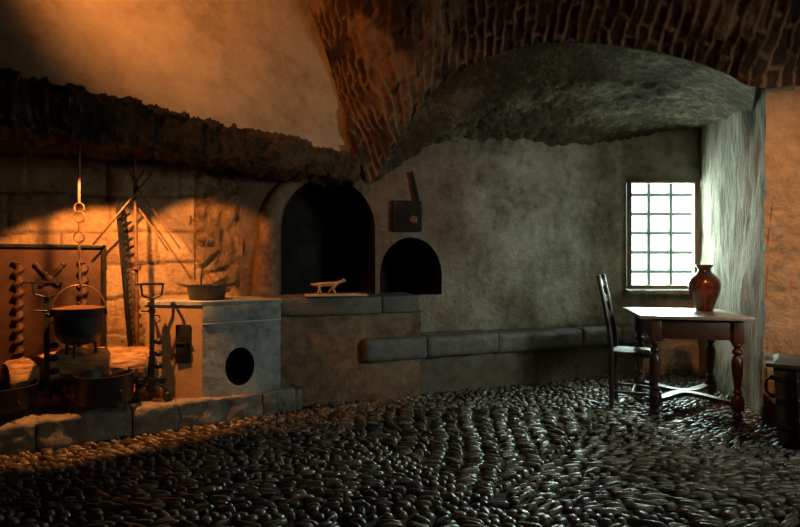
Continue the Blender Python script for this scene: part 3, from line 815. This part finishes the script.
# small iron hatch in the warm-tinted side face
hx = -0.4125
hp = Sl + ds * (Ls_ - 0.165); hp = S0 + (Sl - S0) / Ls_ * 0.145
hatch = G(); hatch.box((hp[0], hp[1] - 0.008, 0.575), (0.11, 0.018, 0.29), 0.004)
ho_ = hatch.out('iron_hatch', M['iron'], stove)
g = G(); g.box((hp[0], hp[1] - 0.02, 0.58), (0.125, 0.012, 0.014), 0.002); g.tube([(hp[0] + 0.03, hp[1] - 0.02, 0.6), (hp[0] + 0.03, hp[1] - 0.045, 0.6), (hp[0] + 0.03, hp[1] - 0.045, 0.56), (hp[0] + 0.03, hp[1] - 0.02, 0.56)], 0.004)
g.out('hatch_handle', M['iron'], ho_)

# --- oven counter
counter = empty('stone_counter', 'plastered oven counter with a thick dark stone ledge below the big sooty niche', 'counter')
C0 = np.array((-1.14, 4.40)); C1 = np.array((0.185, 4.745)); cd = (C1 - C0) / np.linalg.norm(C1 - C0); cn = np.array((-cd[1], cd[0]))
panel('counter_front', C0 + cn * 0.0, C1, -0.05, 0.80, M['plaster_oven'], lambda P, P2: fbm(P, 2.5, 4, 15) * 0.014 + 0.05 * np.clip(0.16 - P[:, 2], 0, 0.16), res=0.03, parent=counter)
panel('counter_end', C1, C1 + cn * 0.45, -0.05, 0.80, M['plaster'], lambda P, P2: fbm(P, 7, 3, 16) * 0.01, res=0.03, parent=counter)
tot = np.linalg.norm(C1 - C0); 
rough_slab(C0 - cn * 0.045, tot * 0.735, cd, 0.72, cn, 0.735, 0.897, M['bench'], 'ledge_stone', counter, 0.010, seed=4, rnd_=0.03)
rough_slab(C0 - cn * 0.035 + cd * tot * 0.74, tot * 0.262, cd, 0.52, cn, 0.745, 0.897, M['bench'], 'ledge_stone', counter, 0.010, seed=9, rnd_=0.02)

# --- stone bench along the alcove wall
bench = empty('stone_bench', 'long low stone bench with rounded seat edge running along the alcove wall', 'bench')
b0 = np.array((-0.275, 4.60)); b1 = np.array((3.6, 6.11)); bd = (b1 - b0) / np.linalg.norm(b1 - b0); bn = np.array((-bd[1], bd[0]))
panel('bench_base', b0 + bn * 0.04, b1 + bn * 0.04, -0.05, 0.42, M['bench_base'], lambda P, P2: fbm(P, 2.5, 4, 18) * 0.014, res=0.035, parent=bench)
panel('bench_end', b0 + bn * 0.5, b0 + bn * 0.04, -0.05, 0.42, M['bench_base'], lambda P, P2: fbm(P, 2.5, 4, 18) * 0.01, res=0.035, parent=bench)
s = -0.04
for i, L in enumerate((0.58, 0.74, 0.98, 0.5, 0.95, 0.6)):
    rough_slab(b0 - bn * 0.075 + bd * s, L - 0.006, bd, 0.62, bn, 0.325 + 0.004 * (i % 2), 0.528 - 0.004 * (i % 3), M['bench'], 'seat_stone', bench, 0.009, res=0.018, rnd_=0.055, seed=30 + i, freq=9)
    s += L

# ============================================================ FURNITURE
def turned(g, x, y, z0, z1, n=22):
    pass
table = empty('refectory_table', 'dark square table with turned legs, a pale top and a rusty jug on it', 'table', (2.345, 4.37, 0), R(-14))
hw, hdp, TH = 0.285, 0.31, 0.78
leg_prof = [(0.0, 0.0), (0.022, 0.0), (0.034, 0.012), (0.038, 0.03), (0.030, 0.048), (0.020, 0.058), (0.034, 0.066), (0.044, 0.085), (0.047, 0.12), (0.045, 0.155), (0.034, 0.18), (0.022, 0.19), (0.032, 0.20), (0.034, 0.212), (0.022, 0.225), (0.021, 0.24), (0.026, 0.27), (0.034, 0.33), (0.040, 0.40), (0.039, 0.44), (0.028, 0.475), (0.020, 0.485), (0.034, 0.497), (0.037, 0.512), (0.032, 0.525), (0.020, 0.535), (0.024, 0.55), (0.036, 0.565), (0.030, 0.58), (0.0, 0.582)]
for sx, sy in ((-1, -1), (1, -1), (1, 1), (-1, 1)):
    g = G(); g.lathe(leg_prof, 26, (sx * hw, sy * hdp, 0)); g.box((sx * hw, sy * hdp, 0.665), (0.075, 0.075, 0.18), 0.006)
    g.out('leg', M['oak'], table)
g = G()
for sy in (-1, 1): g.box((0, sy * hdp, 0.675), (2 * hw - 0.07, 0.028, 0.155), 0.004)
for sx in (-1, 1): g.box((sx * hw, 0, 0.675), (0.028, 2 * hdp - 0.07, 0.155), 0.004)
g.out('apron', M['oak'], table)
g = G(); g.box((-0.02, 0, TH - 0.0125), (0.79, 0.80, 0.027), 0.006); g.out('tabletop', M['oak_top'], table)
# curved flat stretchers meeting in the middle
def bow(g, sy):
    pts = []
    for i in range(25):
        s = i / 24; x = -hw + 2 * hw * s; k = math.sin(math.pi * s)
        y = sy * (hdp - (hdp - 0.035) * k ** 1.6); pts.append((x, y))
    V = []; F = []
    for i, (x, y) in enumerate(pts):
        a = pts[max(i - 1, 0)]; b = pts[min(i + 1, 24)]; t = np.array((b[0] - a[0], b[1] - a[1])); t /= np.linalg.norm(t); n = np.array((-t[1], t[0]))
        wv = 0.030 + 0.010 * math.sin(math.pi * i / 24) ** 2
        for sg, z in ((-1, 0.105), (1, 0.105), (1, 0.135), (-1, 0.135)): V.append((x + n[0] * wv * sg, y + n[1] * wv * sg, z))
    for i in range(24):
        for k in range(4): F.append((i * 4 + k, i * 4 + (k + 1) % 4, i * 4 + 4 + (k + 1) % 4, i * 4 + 4 + k))
    F += [(0, 1, 2, 3), (96, 97, 98, 99)]; g.add(V, F)
for sy in (-1, 1):
    g = G(); bow(g, sy); g.out('stretcher', M['oak'], table, sharp=30)

# jug
jug = G(); pj = [(0.0, 0.0), (0.062, 0.0), (0.068, 0.008), (0.072, 0.03), (0.090, 0.08), (0.112, 0.14), (0.124, 0.19), (0.122, 0.235), (0.104, 0.275), (0.075, 0.305), (0.054, 0.325), (0.048, 0.345), (0.052, 0.362), (0.064, 0.374), (0.068, 0.384), (0.064, 0.389), (0.054, 0.384), (0.042, 0.36), (0.038, 0.33), (0.0, 0.30)]
j = jug.out('stoneware_jug', M['jug'], None, sharp=60, loc=(0, 0, 0)) if False else G().lathe(pj, 40).out('stoneware_jug', M['jug'], None, sharp=70, loc=(2.585, 4.50, TH + 0.001), rz=R(40))
tag(j, 'bulbous rust-brown glazed jug with a dark neck standing on the table', 'jug')

# chair
chair = empty('ladder_back_chair', 'dark wooden ladder-back chair drawn up to the left side of the table', 'chair', (1.815, 4.50, 0), R(-28))
bw, fw, sdp = 0.16, 0.14, 0.30
for sy in (-1, 1):
    g = G()
    g.tube([(0, sy * bw, 0), (0, sy * bw, 0.44), (-0.012, sy * bw, 0.60), (-0.045, sy * bw, 0.80), (-0.10, sy * bw, 1.06)], [0.019, 0.021, 0.021, 0.019, 0.015], 10)
    g.ball((-0.102, sy * bw, 1.068), 0.018)
    g.out('rear_leg', M['chair_wood'], chair, sharp=60)
for sy in (-1, 1):
    G().tube([(sdp, sy * fw, 0), (sdp, sy * fw, 0.1), (sdp, sy * fw, 0.42)], [0.017, 0.021, 0.021], 10).out('front_leg', M['chair_wood'], chair, sharp=60)
g = G(); V = []
for (x, wdt) in ((-0.02, bw + 0.015), (sdp + 0.03, fw + 0.025)):
    pass
sv = [(-0.02, -bw - 0.01), (sdp + 0.03, -fw - 0.025), (sdp + 0.03, fw + 0.025), (-0.02, bw + 0.01)]
bmx = bmesh.new(); vs = [bmx.verts.new((x, y, 0.425)) for x, y in sv]; f = bmx.faces.new(vs)
ex = bmesh.ops.extrude_face_region(bmx, geom=[f]); bmesh.ops.translate(bmx, vec=(0, 0, 0.035), verts=[v for v in ex['geom'] if isinstance(v, bmesh.types.BMVert)])
bmesh.ops.bevel(bmx, geom=bmx.edges[:], offset=0.008, segments=2, affect='EDGES'); g.bm(bmx); g.out('seat', M['chair_wood'], chair)
for z, xo in ((0.60, -0.012), (0.74, -0.034), (0.88, -0.062), (1.01, -0.09)):
    V = []; F = []
    for i in range(13):
        s = i / 12; y = -bw + 2 * bw * s; xb = xo - 0.022 * math.sin(math.pi * s); hh = 0.026 + 0.012 * math.sin(math.pi * s)
        for dx, dz in ((-0.006, -0.024), (0.006, -0.024), (0.004, hh), (-0.008, hh)): V.append((xb + dx - dz * 0.2, y, z + dz))
    for i in range(12):
        for k in range(4): F.append((i * 4 + k, i * 4 + (k + 1) % 4, i * 4 + 4 + (k + 1) % 4, i * 4 + 4 + k))
    F += [(0, 1, 2, 3), (48, 49, 50, 51)]
    G().add(V, F).out('slat', M['chair_wood'], chair, sharp=30)
for sy in (-1, 1):
    G().tube([(0, sy * bw, 0.13), (sdp / 2, sy * (bw + fw) / 2, 0.13), (sdp, sy * fw, 0.13)], [0.011, 0.015, 0.011], 8).out('stretcher', M['chair_wood'], chair)
G().tube([(sdp / 2, -(bw + fw) / 2, 0.13), (sdp / 2, (bw + fw) / 2, 0.13)], 0.012, 8).out('stretcher', M['chair_wood'], chair)

# chest
chest = empty('iron_bound_chest', 'dark iron-bound wooden chest against the warm lit pillar', 'chest', (2.86, 3.30, 0.0), R(-35))
g = G(); g.box((0, 0, 0.27), (0.88, 0.36, 0.50), 0.01, taper=0.93); g.out('body', M['chest'], chest)
lid = G(); lid.box((0, 0, 0.527), (0.96, 0.40, 0.028), 0.008)
V = []
for x in (-0.44, 0.44):
    for (y, z) in ((-0.185, 0.54), (-0.10, 0.567), (0.10, 0.567), (0.185, 0.54)): V.append((x * (1 if abs(y) > 0.15 else 0.93), y, z))
lid.add(V, [(0, 1, 2, 3), (4, 7, 6, 5), (0, 4, 5, 1), (1, 5, 6, 2), (2, 6, 7, 3), (3, 7, 4, 0)])
ld = lid.out('lid', M['chest'], chest)
for x in (-0.32, -0.17, 0.0, 0.22, 0.36):
    g = G(); g.bar((x * 0.94, -0.172, 0.025), (x, -0.184, 0.505), 0.045, 0.008, 0.002, up=(1, 0, 0)); b_ = g.out('iron_band', M['iron'], chest)
    for z in (0.08, 0.2, 0.32, 0.44): G().ball((x * (0.93 + 0.07 * z / 0.5), -0.182, z), 0.011, n=8).out('stud', M['rust'], b_)
for z in (0.14, 0.30, 0.44):
    G().bar((-0.42, -0.180, z), (0.42, -0.180, z), 0.008, 0.03, 0.002).out('iron_strap', M['iron'], chest)
g = G()
for z in (0.42, 0.30): g.ball((-0.443, -0.02, z), 0.018, n=8)
g.tube([(-0.445, -0.02, 0.42), (-0.475, -0.02, 0.40), (-0.482, -0.02, 0.36), (-0.475, -0.02, 0.32), (-0.443, -0.02, 0.30)], 0.008)
g.out('side_handle', M['iron'], chest)
G().box((-0.09, -0.19, 0.43), (0.07, 0.014, 0.12), 0.004).out('lock_plate', M['rust'], chest)

# ============================================================ FIREPLACE THINGS
# --- fireback
fbn = np.array((FBd[1], -FBd[0]))
def fb_u(px): r = (px - 400) / FPX; return (r * FB0[1] - FB0[0]) / (FBd[0] - r * FBd[1])
def fbp(u, z, out): p = FB0 + FBd * u + fbn * out; return Vector((p[0], p[1], z))
fbk = empty('cast_fireback', 'large oxide-red iron fireback with relief twisted columns on the rear hearth wall', 'fireback')
uR = fb_u(107); uL = uR - 1.55; ztp = 1.325
g = G(); g.bar(fbp(uL, (ztp + HZ) / 2, 0.05), fbp(uR, (ztp + HZ) / 2, 0.05), 0.05, ztp - HZ, 0.004); g.out('plate', M['fireback'], fbk)
g = G()
g.bar(fbp(uL, ztp - 0.01, 0.085), fbp(uR, ztp - 0.01, 0.085), 0.03, 0.026, 0.004)
g.bar(fbp(uR - 0.012, HZ, 0.085), fbp(uR - 0.012, ztp, 0.085), 0.026, 0.03, 0.004)
g.out('rim', M['iron'], fbk)
g = G()
V = []; nf_ = 160
for i in range(nf_):
    u = uR - 0.03 - 1.45 * i / (nf_ - 1); o_ = 0.085 + 0.012 * math.sin(i * 0.9)
    for (oo, z) in ((0.07, HZ), (o_, HZ), (o_, HZ + 0.10), (0.07, HZ + 0.10)): V.append(fbp(u, z, oo))
g.add(V, list(map(tuple, grid_faces(nf_, 4, True))) + [(0, 1, 2, 3), tuple((nf_ - 1) * 4 + k for k in range(4))])
g.out('fluted_base', M['fireback'], fbk)
def twisted(u, z0, z1):
    V = []; F = []; nz = 110; n = 18
    for i in range(nz):
        z = z0 + (z1 - z0) * i / (nz - 1); ph = (z - z0) * 2 * math.pi / 0.088
        for k in range(n):
            a = 2 * math.pi * k / n; r_ = 0.030 + 0.013 * math.sin(a + ph)
            p = fbp(u, z, 0.082); V.append((p.x + FBd[0] * r_ * math.cos(a) + fbn[0] * r_ * math.sin(a) * 0.9, p.y + FBd[1] * r_ * math.cos(a) + fbn[1] * r_ * math.sin(a) * 0.9, z))
    return G().add(V, list(map(tuple, grid_faces(nz, n, True))) + [tuple(range(n)), tuple((nz - 1) * n + k for k in range(n))])
for px in (22, 85): twisted(fb_u(px), 0.50, 1.19).out('twisted_column', M['fireback'], fbk, sharp=70)
g = G(); uc = fb_u(53)
for sg in (-1, 1):
    g.tube([fbp(uc - sg * 0.085, 1.17, 0.085), fbp(uc - sg * 0.07, 1.145, 0.085), fbp(uc, 1.075, 0.085), fbp(uc + sg * 0.06, 1.01, 0.085)], [0.014, 0.017, 0.024, 0.015], 10)
    g.ball(fbp(uc - sg * 0.09, 1.175, 0.085), 0.02, n=8)
g.ball(fbp(uc, 1.07, 0.09), 0.034, n=8)
g.out('crossed_baton_relief', M['fireback'], fbk, sharp=60)

# --- andirons
def make_andiron(h, label, loc, rz, basket_w=0.15):
    t = empty('andiron', label, 'andiron', loc, rz, 'andirons in front of the logs')
    g = G(); g.bar((0, 0, 0.10), (0, 0, h - 0.10), 0.042, 0.034, 0.004); g.box((0, 0, h - 0.20), (0.048, 0.04, 0.03), 0.006); g.box((0, 0, 0.16), (0.05, 0.045, 0.05), 0.008)
    g.out('post', M['iron'], t)
    g = G()   # open bracket on top that held a bowl
    g.tube([(0, 0, h - 0.11), (-basket_w * 0.42, 0, h - 0.085)], 0.008); g.tube([(0, 0, h - 0.11), (basket_w * 0.42, 0, h - 0.085)], 0.008)
    for x in (-1, 1): g.bar((x * basket_w * 0.42, 0, h - 0.088), (x * basket_w * 0.5, 0, h), 0.014)
    ring = [(basket_w * 0.5 * a, 0.07 * b, h) for a, b in ((-1, -1), (1, -1), (1, 1), (-1, 1))]
    for i in range(4): g.bar(ring[i], ring[(i + 1) % 4], 0.013)
    g.bar((-basket_w * 0.75, -0.07, h), (-basket_w * 0.5, -0.07, h), 0.012)
    g.out('cup_bracket', M['iron'], t)
    for z in (0.26, 0.35, 0.44):
        g = G(); g.tube([(0.01, 0, z), (0.045, 0, z - 0.004), (0.058, 0, z + 0.012)], [0.016, 0.016, 0.016]); g.ball((0.046, 0, z), 0.027, (1, 1, 0.9), n=8); g.out('spit_hook', M['iron'], t)
    g = G(); g.tube([(-0.01, -0.02, h - 0.22), (0.05, -0.03, h - 0.235), (0.055, -0.03, h - 0.27), (0.02, -0.03, h - 0.29)], 0.005); g.tube([(0, -0.02, h - 0.2), (-0.07, -0.03, h - 0.195)], 0.006); g.out('side_ring', M['iron'], t)
    g = G()
    for sg in (-1, 1):
        g.tube([(0, 0, 0.135), (sg * 0.045, 0, 0.13), (sg * 0.085, 0, 0.10), (sg * 0.105, 0, 0.05), (sg * 0.095, 0, 0.02)], [0.017, 0.016, 0.015, 0.014, 0.012], 8)
        Mr = Matrix.Rotation(R(90), 3, 'X')
        g.lathe([(0.0, -0.03), (0.022, -0.03), (0.033, -0.015), (0.033, 0.015), (0.022, 0.03), (0.0, 0.03)], 14, (sg * 0.105, 0, 0.033), Mr)
        g.lathe([(0.0, -0.028), (0.02, -0.028), (0.028, -0.012), (0.028, 0.012), (0.02, 0.028), (0.0, 0.028)], 14, (sg * 0.072, 0, 0.155), Mr)
    g.bar((-0.07, 0, 0.155), (0.07, 0, 0.155), 0.022)
    g.out('scroll_foot', M['iron'], t)
    g = G(); g.bar((0, 0.0, 0.11), (0, 0.30, 0.085), 0.026); g.bar((0, 0.30, 0.09), (0, 0.30, 0.0), 0.024); g.out('billet_bar', M['iron'], t)
    return t
pR = gpt(152, 404); 
def hpt(px, py): Y = FPX * (EYE - HZ) / (py - 263); return ((px - 400) / FPX * Y, Y, HZ)
make_andiron(0.865, 'black iron andiron with scroll feet at the right end of the logs, beside the stove', hpt(152, 401), R(24))
make_andiron(0.885, 'black iron andiron with scroll feet in front of the leftmost log', hpt(47, 408), R(30), 0.17)

# --- logs
def make_log(a, b, r, name_label, seed):
    a, b = Vector(a), Vector(b); L = (b - a).length; nu = int(L / 0.012); n = 72; V = []
    for i in range(nu + 1):
        s = i / nu; e = min(s, 1 - s) * L; rr = r * (1 - 0.14 * max(0, 1 - e / 0.035) ** 2)
        for k in range(n):
            th = 2 * math.pi * k / n; V.append((s * L, rr * math.cos(th), rr * math.sin(th)))
    V = np.array(V); F = grid_faces(nu + 1, n, True)
    def hh(P):
        Q = P * np.array([0.14, 1, 1]) + (fbm(P, 9, 2, 2) * 0.012)[:, None]; d1, d2, c_ = cells(Q, 46, seed)
        return 0.013 * np.clip((d2 - d1) * 2, 0, 1) + fbm(P, 4, 2, seed) * 0.010 + fbm(P * np.array([.4, 1, 1]), 40, 2, seed + 1) * 0.004
    if displace(V, F, lambda P: np.ones(len(P)))[0, 1] < V[0, 1]: F = F[:, ::-1]
    V2 = displace(V, F, hh)
    q = (b - a).to_track_quat('X', 'Z')
    t = empty('firewood_log', name_label, 'log', a, 0, 'logs on the andirons'); t.rotation_mode = 'QUATERNION'; t.rotation_quaternion = q
    mesh_obj('bark', V2, F, M['bark'], t, True, None)
    for x, i in ((0.001, 0), (L - 0.001, nu)):
        ring = V2[i * n:(i + 1) * n]; V3 = [tuple(p) for p in ring] + [(x - (0.004 if i == 0 else -0.004), 0, 0)]
        F3 = [(k, (k + 1) % n, n) for k in range(n)]
        mesh_obj('cut_end', V3, F3, M['endgrain'], t, True, 30)
    return t
make_log((-2.72, 3.66, HZ + 0.215), (-2.48, 3.95, HZ + 0.235), 0.125, 'short bark-covered log end nearest the left edge, behind the left andiron', 3)
make_log((-2.52, 3.92, HZ + 0.25), (-1.86, 3.99, HZ + 0.255), 0.13, 'thick split-bark log lying behind the footed pot, under the hanging cauldron', 8)

# --- footed pots on the hearth
def footed_pot(label, loc, r, h, rz):
    t = empty('footed_pot', label, 'pot', loc, rz, 'footed iron pots on the hearth edge')
    z0 = 0.055
    G().lathe([(0.0, z0), (r * 0.75, z0), (r * 0.93, z0 + 0.012), (r * 0.98, z0 + 0.05), (r, h - 0.012), (r * 1.03, h - 0.006), (r * 1.03, h), (r * 0.96, h), (r * 0.955, h - 0.01), (r * 0.92, z0 + 0.05), (r * 0.8, z0 + 0.02), (0.0, z0 + 0.015)], 44).out('pan_body', M['iron_pot'], t, sharp=50)
    for a in (0.35, 0.35 + 2.094, 0.35 + 4.189):
        c, s = math.cos(a) * r * 0.82, math.sin(a) * r * 0.82
        G().tube([(c, s, z0 + 0.01), (c * 1.05, s * 1.05, 0.025), (c * 1.1, s * 1.1, 0.0)], [0.013, 0.009, 0.011], 8).out('foot', M['iron_pot'], t)
    g = G(); g.tube([(r * 1.0, -0.02, h * 0.62), (r * 1.09, -0.022, h * 0.60), (r * 1.12, -0.02, h * 0.48), (r * 1.09, -0.02, h * 0.36), (r * 1.0, -0.02, h * 0.34)], 0.006, 8); g.out('handle', M['iron_pot'], t)
    return t
x, y, z = hpt(105, 409); footed_pot('black footed pot in the middle of the hearth, below the hanging cauldron', (x, y, HZ), 0.182, 0.255, R(-25))
x, y, z = hpt(2, 417); footed_pot('black footed pot cut off by the left edge, at the front of the hearth', (x, y, HZ), 0.205, 0.215, R(-25))

# --- hanging cauldron and its chain
CX, CY = -2.24, 3.70
cau = empty('hanging_cauldron', 'black three-legged cauldron hanging on the chain over the logs', 'cauldron', (CX, CY, 0.57), R(35))
r = 0.155
G().lathe([(0.0, 0.045), (0.06, 0.047), (0.105, 0.065), (0.135, 0.10), (0.147, 0.15), (0.150, 0.22), (0.152, 0.278), (0.168, 0.292), (0.168, 0.30), (0.150, 0.298), (0.140, 0.27), (0.135, 0.15), (0.10, 0.085), (0.0, 0.06)], 44).out('bowl', M['iron_pot'], cau, sharp=50)
l_ = G().lathe([(0.0, 0.322), (0.03, 0.320), (0.10, 0.312), (0.150, 0.302), (0.163, 0.302), (0.163, 0.298), (0.0, 0.298)], 44).out('lid', M['rust'], cau, sharp=50)
G().ball((0, 0, 0.33), 0.014, n=8).out('lid_knob', M['iron'], l_)
for a in (0.2, 2.29, 4.39):
    c, s = math.cos(a) * 0.09, math.sin(a) * 0.09
    G().tube([(c, s, 0.075), (c * 1.15, s * 1.15, 0.03), (c * 1.2, s * 1.2, -0.03)], [0.014, 0.010, 0.010], 8).out('leg', M['iron_pot'], cau)
pts = [(0.165 * math.cos(a), 0, 0.27 + 0.19 * math.sin(a)) for a in np.linspace(0, math.pi, 22)]
G().tube(pts, 0.006, 8).out('bail_handle', M['chain'], cau)
for sg in (-1, 1): G().box((sg * 0.163, 0, 0.265), (0.02, 0.03, 0.035), 0.004).out('ear', M['iron_pot'], cau)
chn = empty('pot_chain', 'long iron rod and ring chain hanging from inside the chimney, holding the cauldron', 'chain', (CX, CY, 0))
G().tube([(0, 0, 2.75), (0, 0, 1.60)], 0.009, 8).out('rod', M['chain'], chn)
def ring_(c, r_, axis, rad=0.006):
    pts = []
    for a in np.linspace(0, 2 * math.pi, 18, endpoint=False):
        u, v = r_ * math.cos(a), r_ * math.sin(a)
        pts.append((c[0] + (u if axis == 'y' else 0), c[1] + (u if axis == 'x' else 0), c[2] + v))
    return G().tube(pts, rad, 7, closed=True)
for (z, r_, ax) in ((1.568, 0.034, 'y'), (1.505, 0.037, 'y'), (1.365, 0.037, 'y')): ring_((0, 0, z), r_, ax, 0.0055).out('ring', M['chain'], chn)
G().tube([(0, 0, 1.475), (0, 0.0, 1.395)], 0.006).out('link', M['chain'], chn)
g = G(); g.tube([(0, 0, 1.335), (0, 0, 1.20), (0.004, 0, 1.06), (0.02, 0, 1.02), (0.0, 0, 1.016), (-0.012, 0, 1.035)], [0.006, 0.008, 0.008, 0.008, 0.007, 0.006], 8); g.box((0, 0, 1.27), (0.02, 0.012, 0.06), 0.004); g.out('pot_hook', M['chain'], chn)

# --- fire crane with braces, and a dark toothed bar leaning on the wall
crn = empty('fire_crane', 'thin upright iron crane post with spreading braces beside the fireback', 'fire crane')
xc, yc = -2.04, 4.12     # column 135..140
pc = np.array((xc, yc))
G().tube([(xc, yc, HZ), (xc - 0.01, yc, 1.2), (xc - 0.03, yc, 2.5)], [0.017, 0.015, 0.010], 10).out('post', M['rust'], crn)
def cp(px, py, Y): return tuple(at(px, py, Y))
for a, b, wd in (((93, 244, 4.05), (153, 172, 4.10), 0.018), ((139, 190, 4.10), (180, 248, 4.22), 0.010), ((130, 172, 4.12), (140, 192, 4.12), 0.014), ((145, 170, 4.10), (134, 184, 4.12), 0.012), ((132, 198, 4.14), (168, 250, 4.22), 0.010)):
    G().bar(cp(*a), cp(*b), wd, 0.012, 0.002).out('brace', M['rust'], crn)
g = G(); g.tube([(xc - 0.02, yc - 0.02, 1.14), (xc + 0.03, yc - 0.03, 1.13), (xc + 0.04, yc - 0.03, 1.17)], 0.007); g.box((xc - 0.008, yc, 1.14), (0.045, 0.045, 0.03), 0.005); g.out('collar_hook', M['rust'], crn)
rt = G(); A = Vector(at(118, 202, 4.14)); B = Vector(at(131, 352, 4.10)); rt.bar(A, B, 0.042, 0.014, 0.002)
n = 24
for i in range(n):
    p = A.lerp(B, (i + 0.5) / n); rt.bar(p + Vector((0.018, 0, 0.0)), p + Vector((0.040, 0, 0.018)), 0.014, 0.012, 0.001)
tag(rt.out('toothed_bar', M['iron']), 'black toothed bar leaning between fireback and crane post', 'pot hanger')

# --- pan and ladle on the stove
x, y = at(207, 300, 4.25)[:2]
pn = empty('two_handled_pan', 'shallow black pan with two ear handles on top of the stove', 'pan', (x, y, SZ + 0.006), R(12))
G().lathe([(0.0, 0.0), (0.125, 0.0), (0.135, 0.01), (0.150, 0.095), (0.163, 0.112), (0.163, 0.118), (0.147, 0.112), (0.13, 0.015), (0.0, 0.01)], 40).out('pan_body', M['iron_pot'], pn, sharp=50)
for sg in (-1, 1):
    G().tube([(sg * 0.155, -0.045, 0.11), (sg * 0.195, -0.04, 0.122), (sg * 0.215, 0, 0.126), (sg * 0.195, 0.04, 0.122), (sg * 0.155, 0.045, 0.11)], 0.008, 8).out('handle', M['iron_pot'], pn)
ldl = empty('iron_ladle', 'long thin iron ladle standing in the pan and leaning back to the wall', 'ladle')
a = Vector((x - 0.05, y + 0.02, SZ + 0.05)); mid_ = Vector(at(203, 262, 4.34)); b = Vector(at(212, 212, 4.42))
G().tube([mid_, b], [0.006, 0.005], 6).out('handle', M['chain'], ldl)
G().tube([a, a.lerp(mid_, 0.5) + Vector((-0.01, 0, 0)), mid_], [0.011, 0.009, 0.004], 8).out('shank', M['iron'], ldl)
G().lathe([(0.0, 0.0), (0.025, 0.004), (0.038, 0.02), (0.04, 0.028), (0.036, 0.026), (0.0, 0.008)], 20, (a.x, a.y, a.z - 0.035)).out('bowl', M['iron'], ldl)

# --- carved animal figure on its board, on the oven ledge
bx, by = (336 - 400) / FPX * 4.56, 4.56
bo = G().box((0, 0, 0.007), (0.53, 0.16, 0.014), 0.003).out('display_board', M['board'], None, loc=(bx, by, 0.902), rz=R(14))
tag(bo, 'thin pale board on the oven ledge under the carved animal', 'board')
me = bpy.data.meshes.new('animal_figurine')
jn = [(-0.13, 0, 0.082), (-0.08, 0, 0.088), (0.0, 0, 0.085), (0.05, 0, 0.088), (0.085, 0, 0.102), (0.125, 0, 0.112), (0.15, 0, 0.118),
      (-0.085, -0.03, 0.05), (-0.105, -0.035, 0.004), (-0.085, 0.03, 0.05), (-0.06, 0.035, 0.004),
      (0.03, -0.03, 0.05), (0.055, -0.035, 0.004), (0.02, 0.03, 0.05), (-0.005, 0.035, 0.004), (0.128, 0, 0.138), (-0.16, 0, 0.088)]
ed = [(1, 0), (1, 2), (2, 3), (3, 4), (4, 5), (5, 6), (1, 7), (7, 8), (1, 9), (9, 10), (3, 11), (11, 12), (3, 13), (13, 14), (5, 15), (0, 16)]
rad = [0.012, 0.018, 0.020, 0.020, 0.014, 0.014, 0.007, 0.010, 0.008, 0.010, 0.008, 0.010, 0.008, 0.010, 0.008, 0.006, 0.006]
me.from_pydata(jn, ed, []); fig = bpy.data.objects.new('animal_figurine', me); COL.objects.link(fig)
sk = fig.modifiers.new('skin', 'SKIN'); 
if not me.skin_vertices: me.skin_vertices.new() if hasattr(me.skin_vertices, 'new') else None
bpy.context.view_layer.objects.active = fig
if not me.skin_vertices:
    bpy.ops.mesh.customdata_skin_add()
for i, rr in enumerate(rad): me.skin_vertices[0].data[i].radius = (rr, rr)
me.skin_vertices[0].data[2].use_root = True
ss = fig.modifiers.new('sub', 'SUBSURF'); ss.levels = 2; ss.render_levels = 2
me.materials.append(M['carved'])
fig.location = (bx - 0.06, by, 0.916); fig.rotation_euler.z = R(14)
tag(fig, 'small carved four-legged animal with raised head, lit on the oven ledge', 'figurine')

# --- rusty iron panel with an upright bar above the small oven
pi_ = empty('iron_flue_plate', 'dark rusted square iron plate with a slanting bar above the small oven', 'iron plate')
def owp(px, py, out=0.0):
    p = OW0 + OWd * ow_u(px); p = p + np.array((OWd[1], -OWd[0])) * out; return Vector((p[0], p[1], EYE + (263 - py) / FPX * p[1]))
zc = (owp(405, 216).z); g = G(); p1, p2 = owp(391, 216, 0.04), owp(420, 216, 0.04); p1.z = p2.z = zc
g.bar(p1, p2, 0.06, 0.29, 0.012); g.out('plate', M['soot'], pi_)
c_ = owp(411, 219, 0.075)
Mr = Matrix.Rotation(R(90), 3, 'X')
G().lathe([(0.0, -0.01), (0.03, -0.01), (0.04, 0.0), (0.03, 0.012), (0.0, 0.012)], 18, c_, Mr).out('boss', M['rust'], pi_)
G().bar(owp(417, 204, 0.06), owp(410, 171, 0.05), 0.035, 0.03, 0.006).out('slanting_bar', M['soot'], pi_)
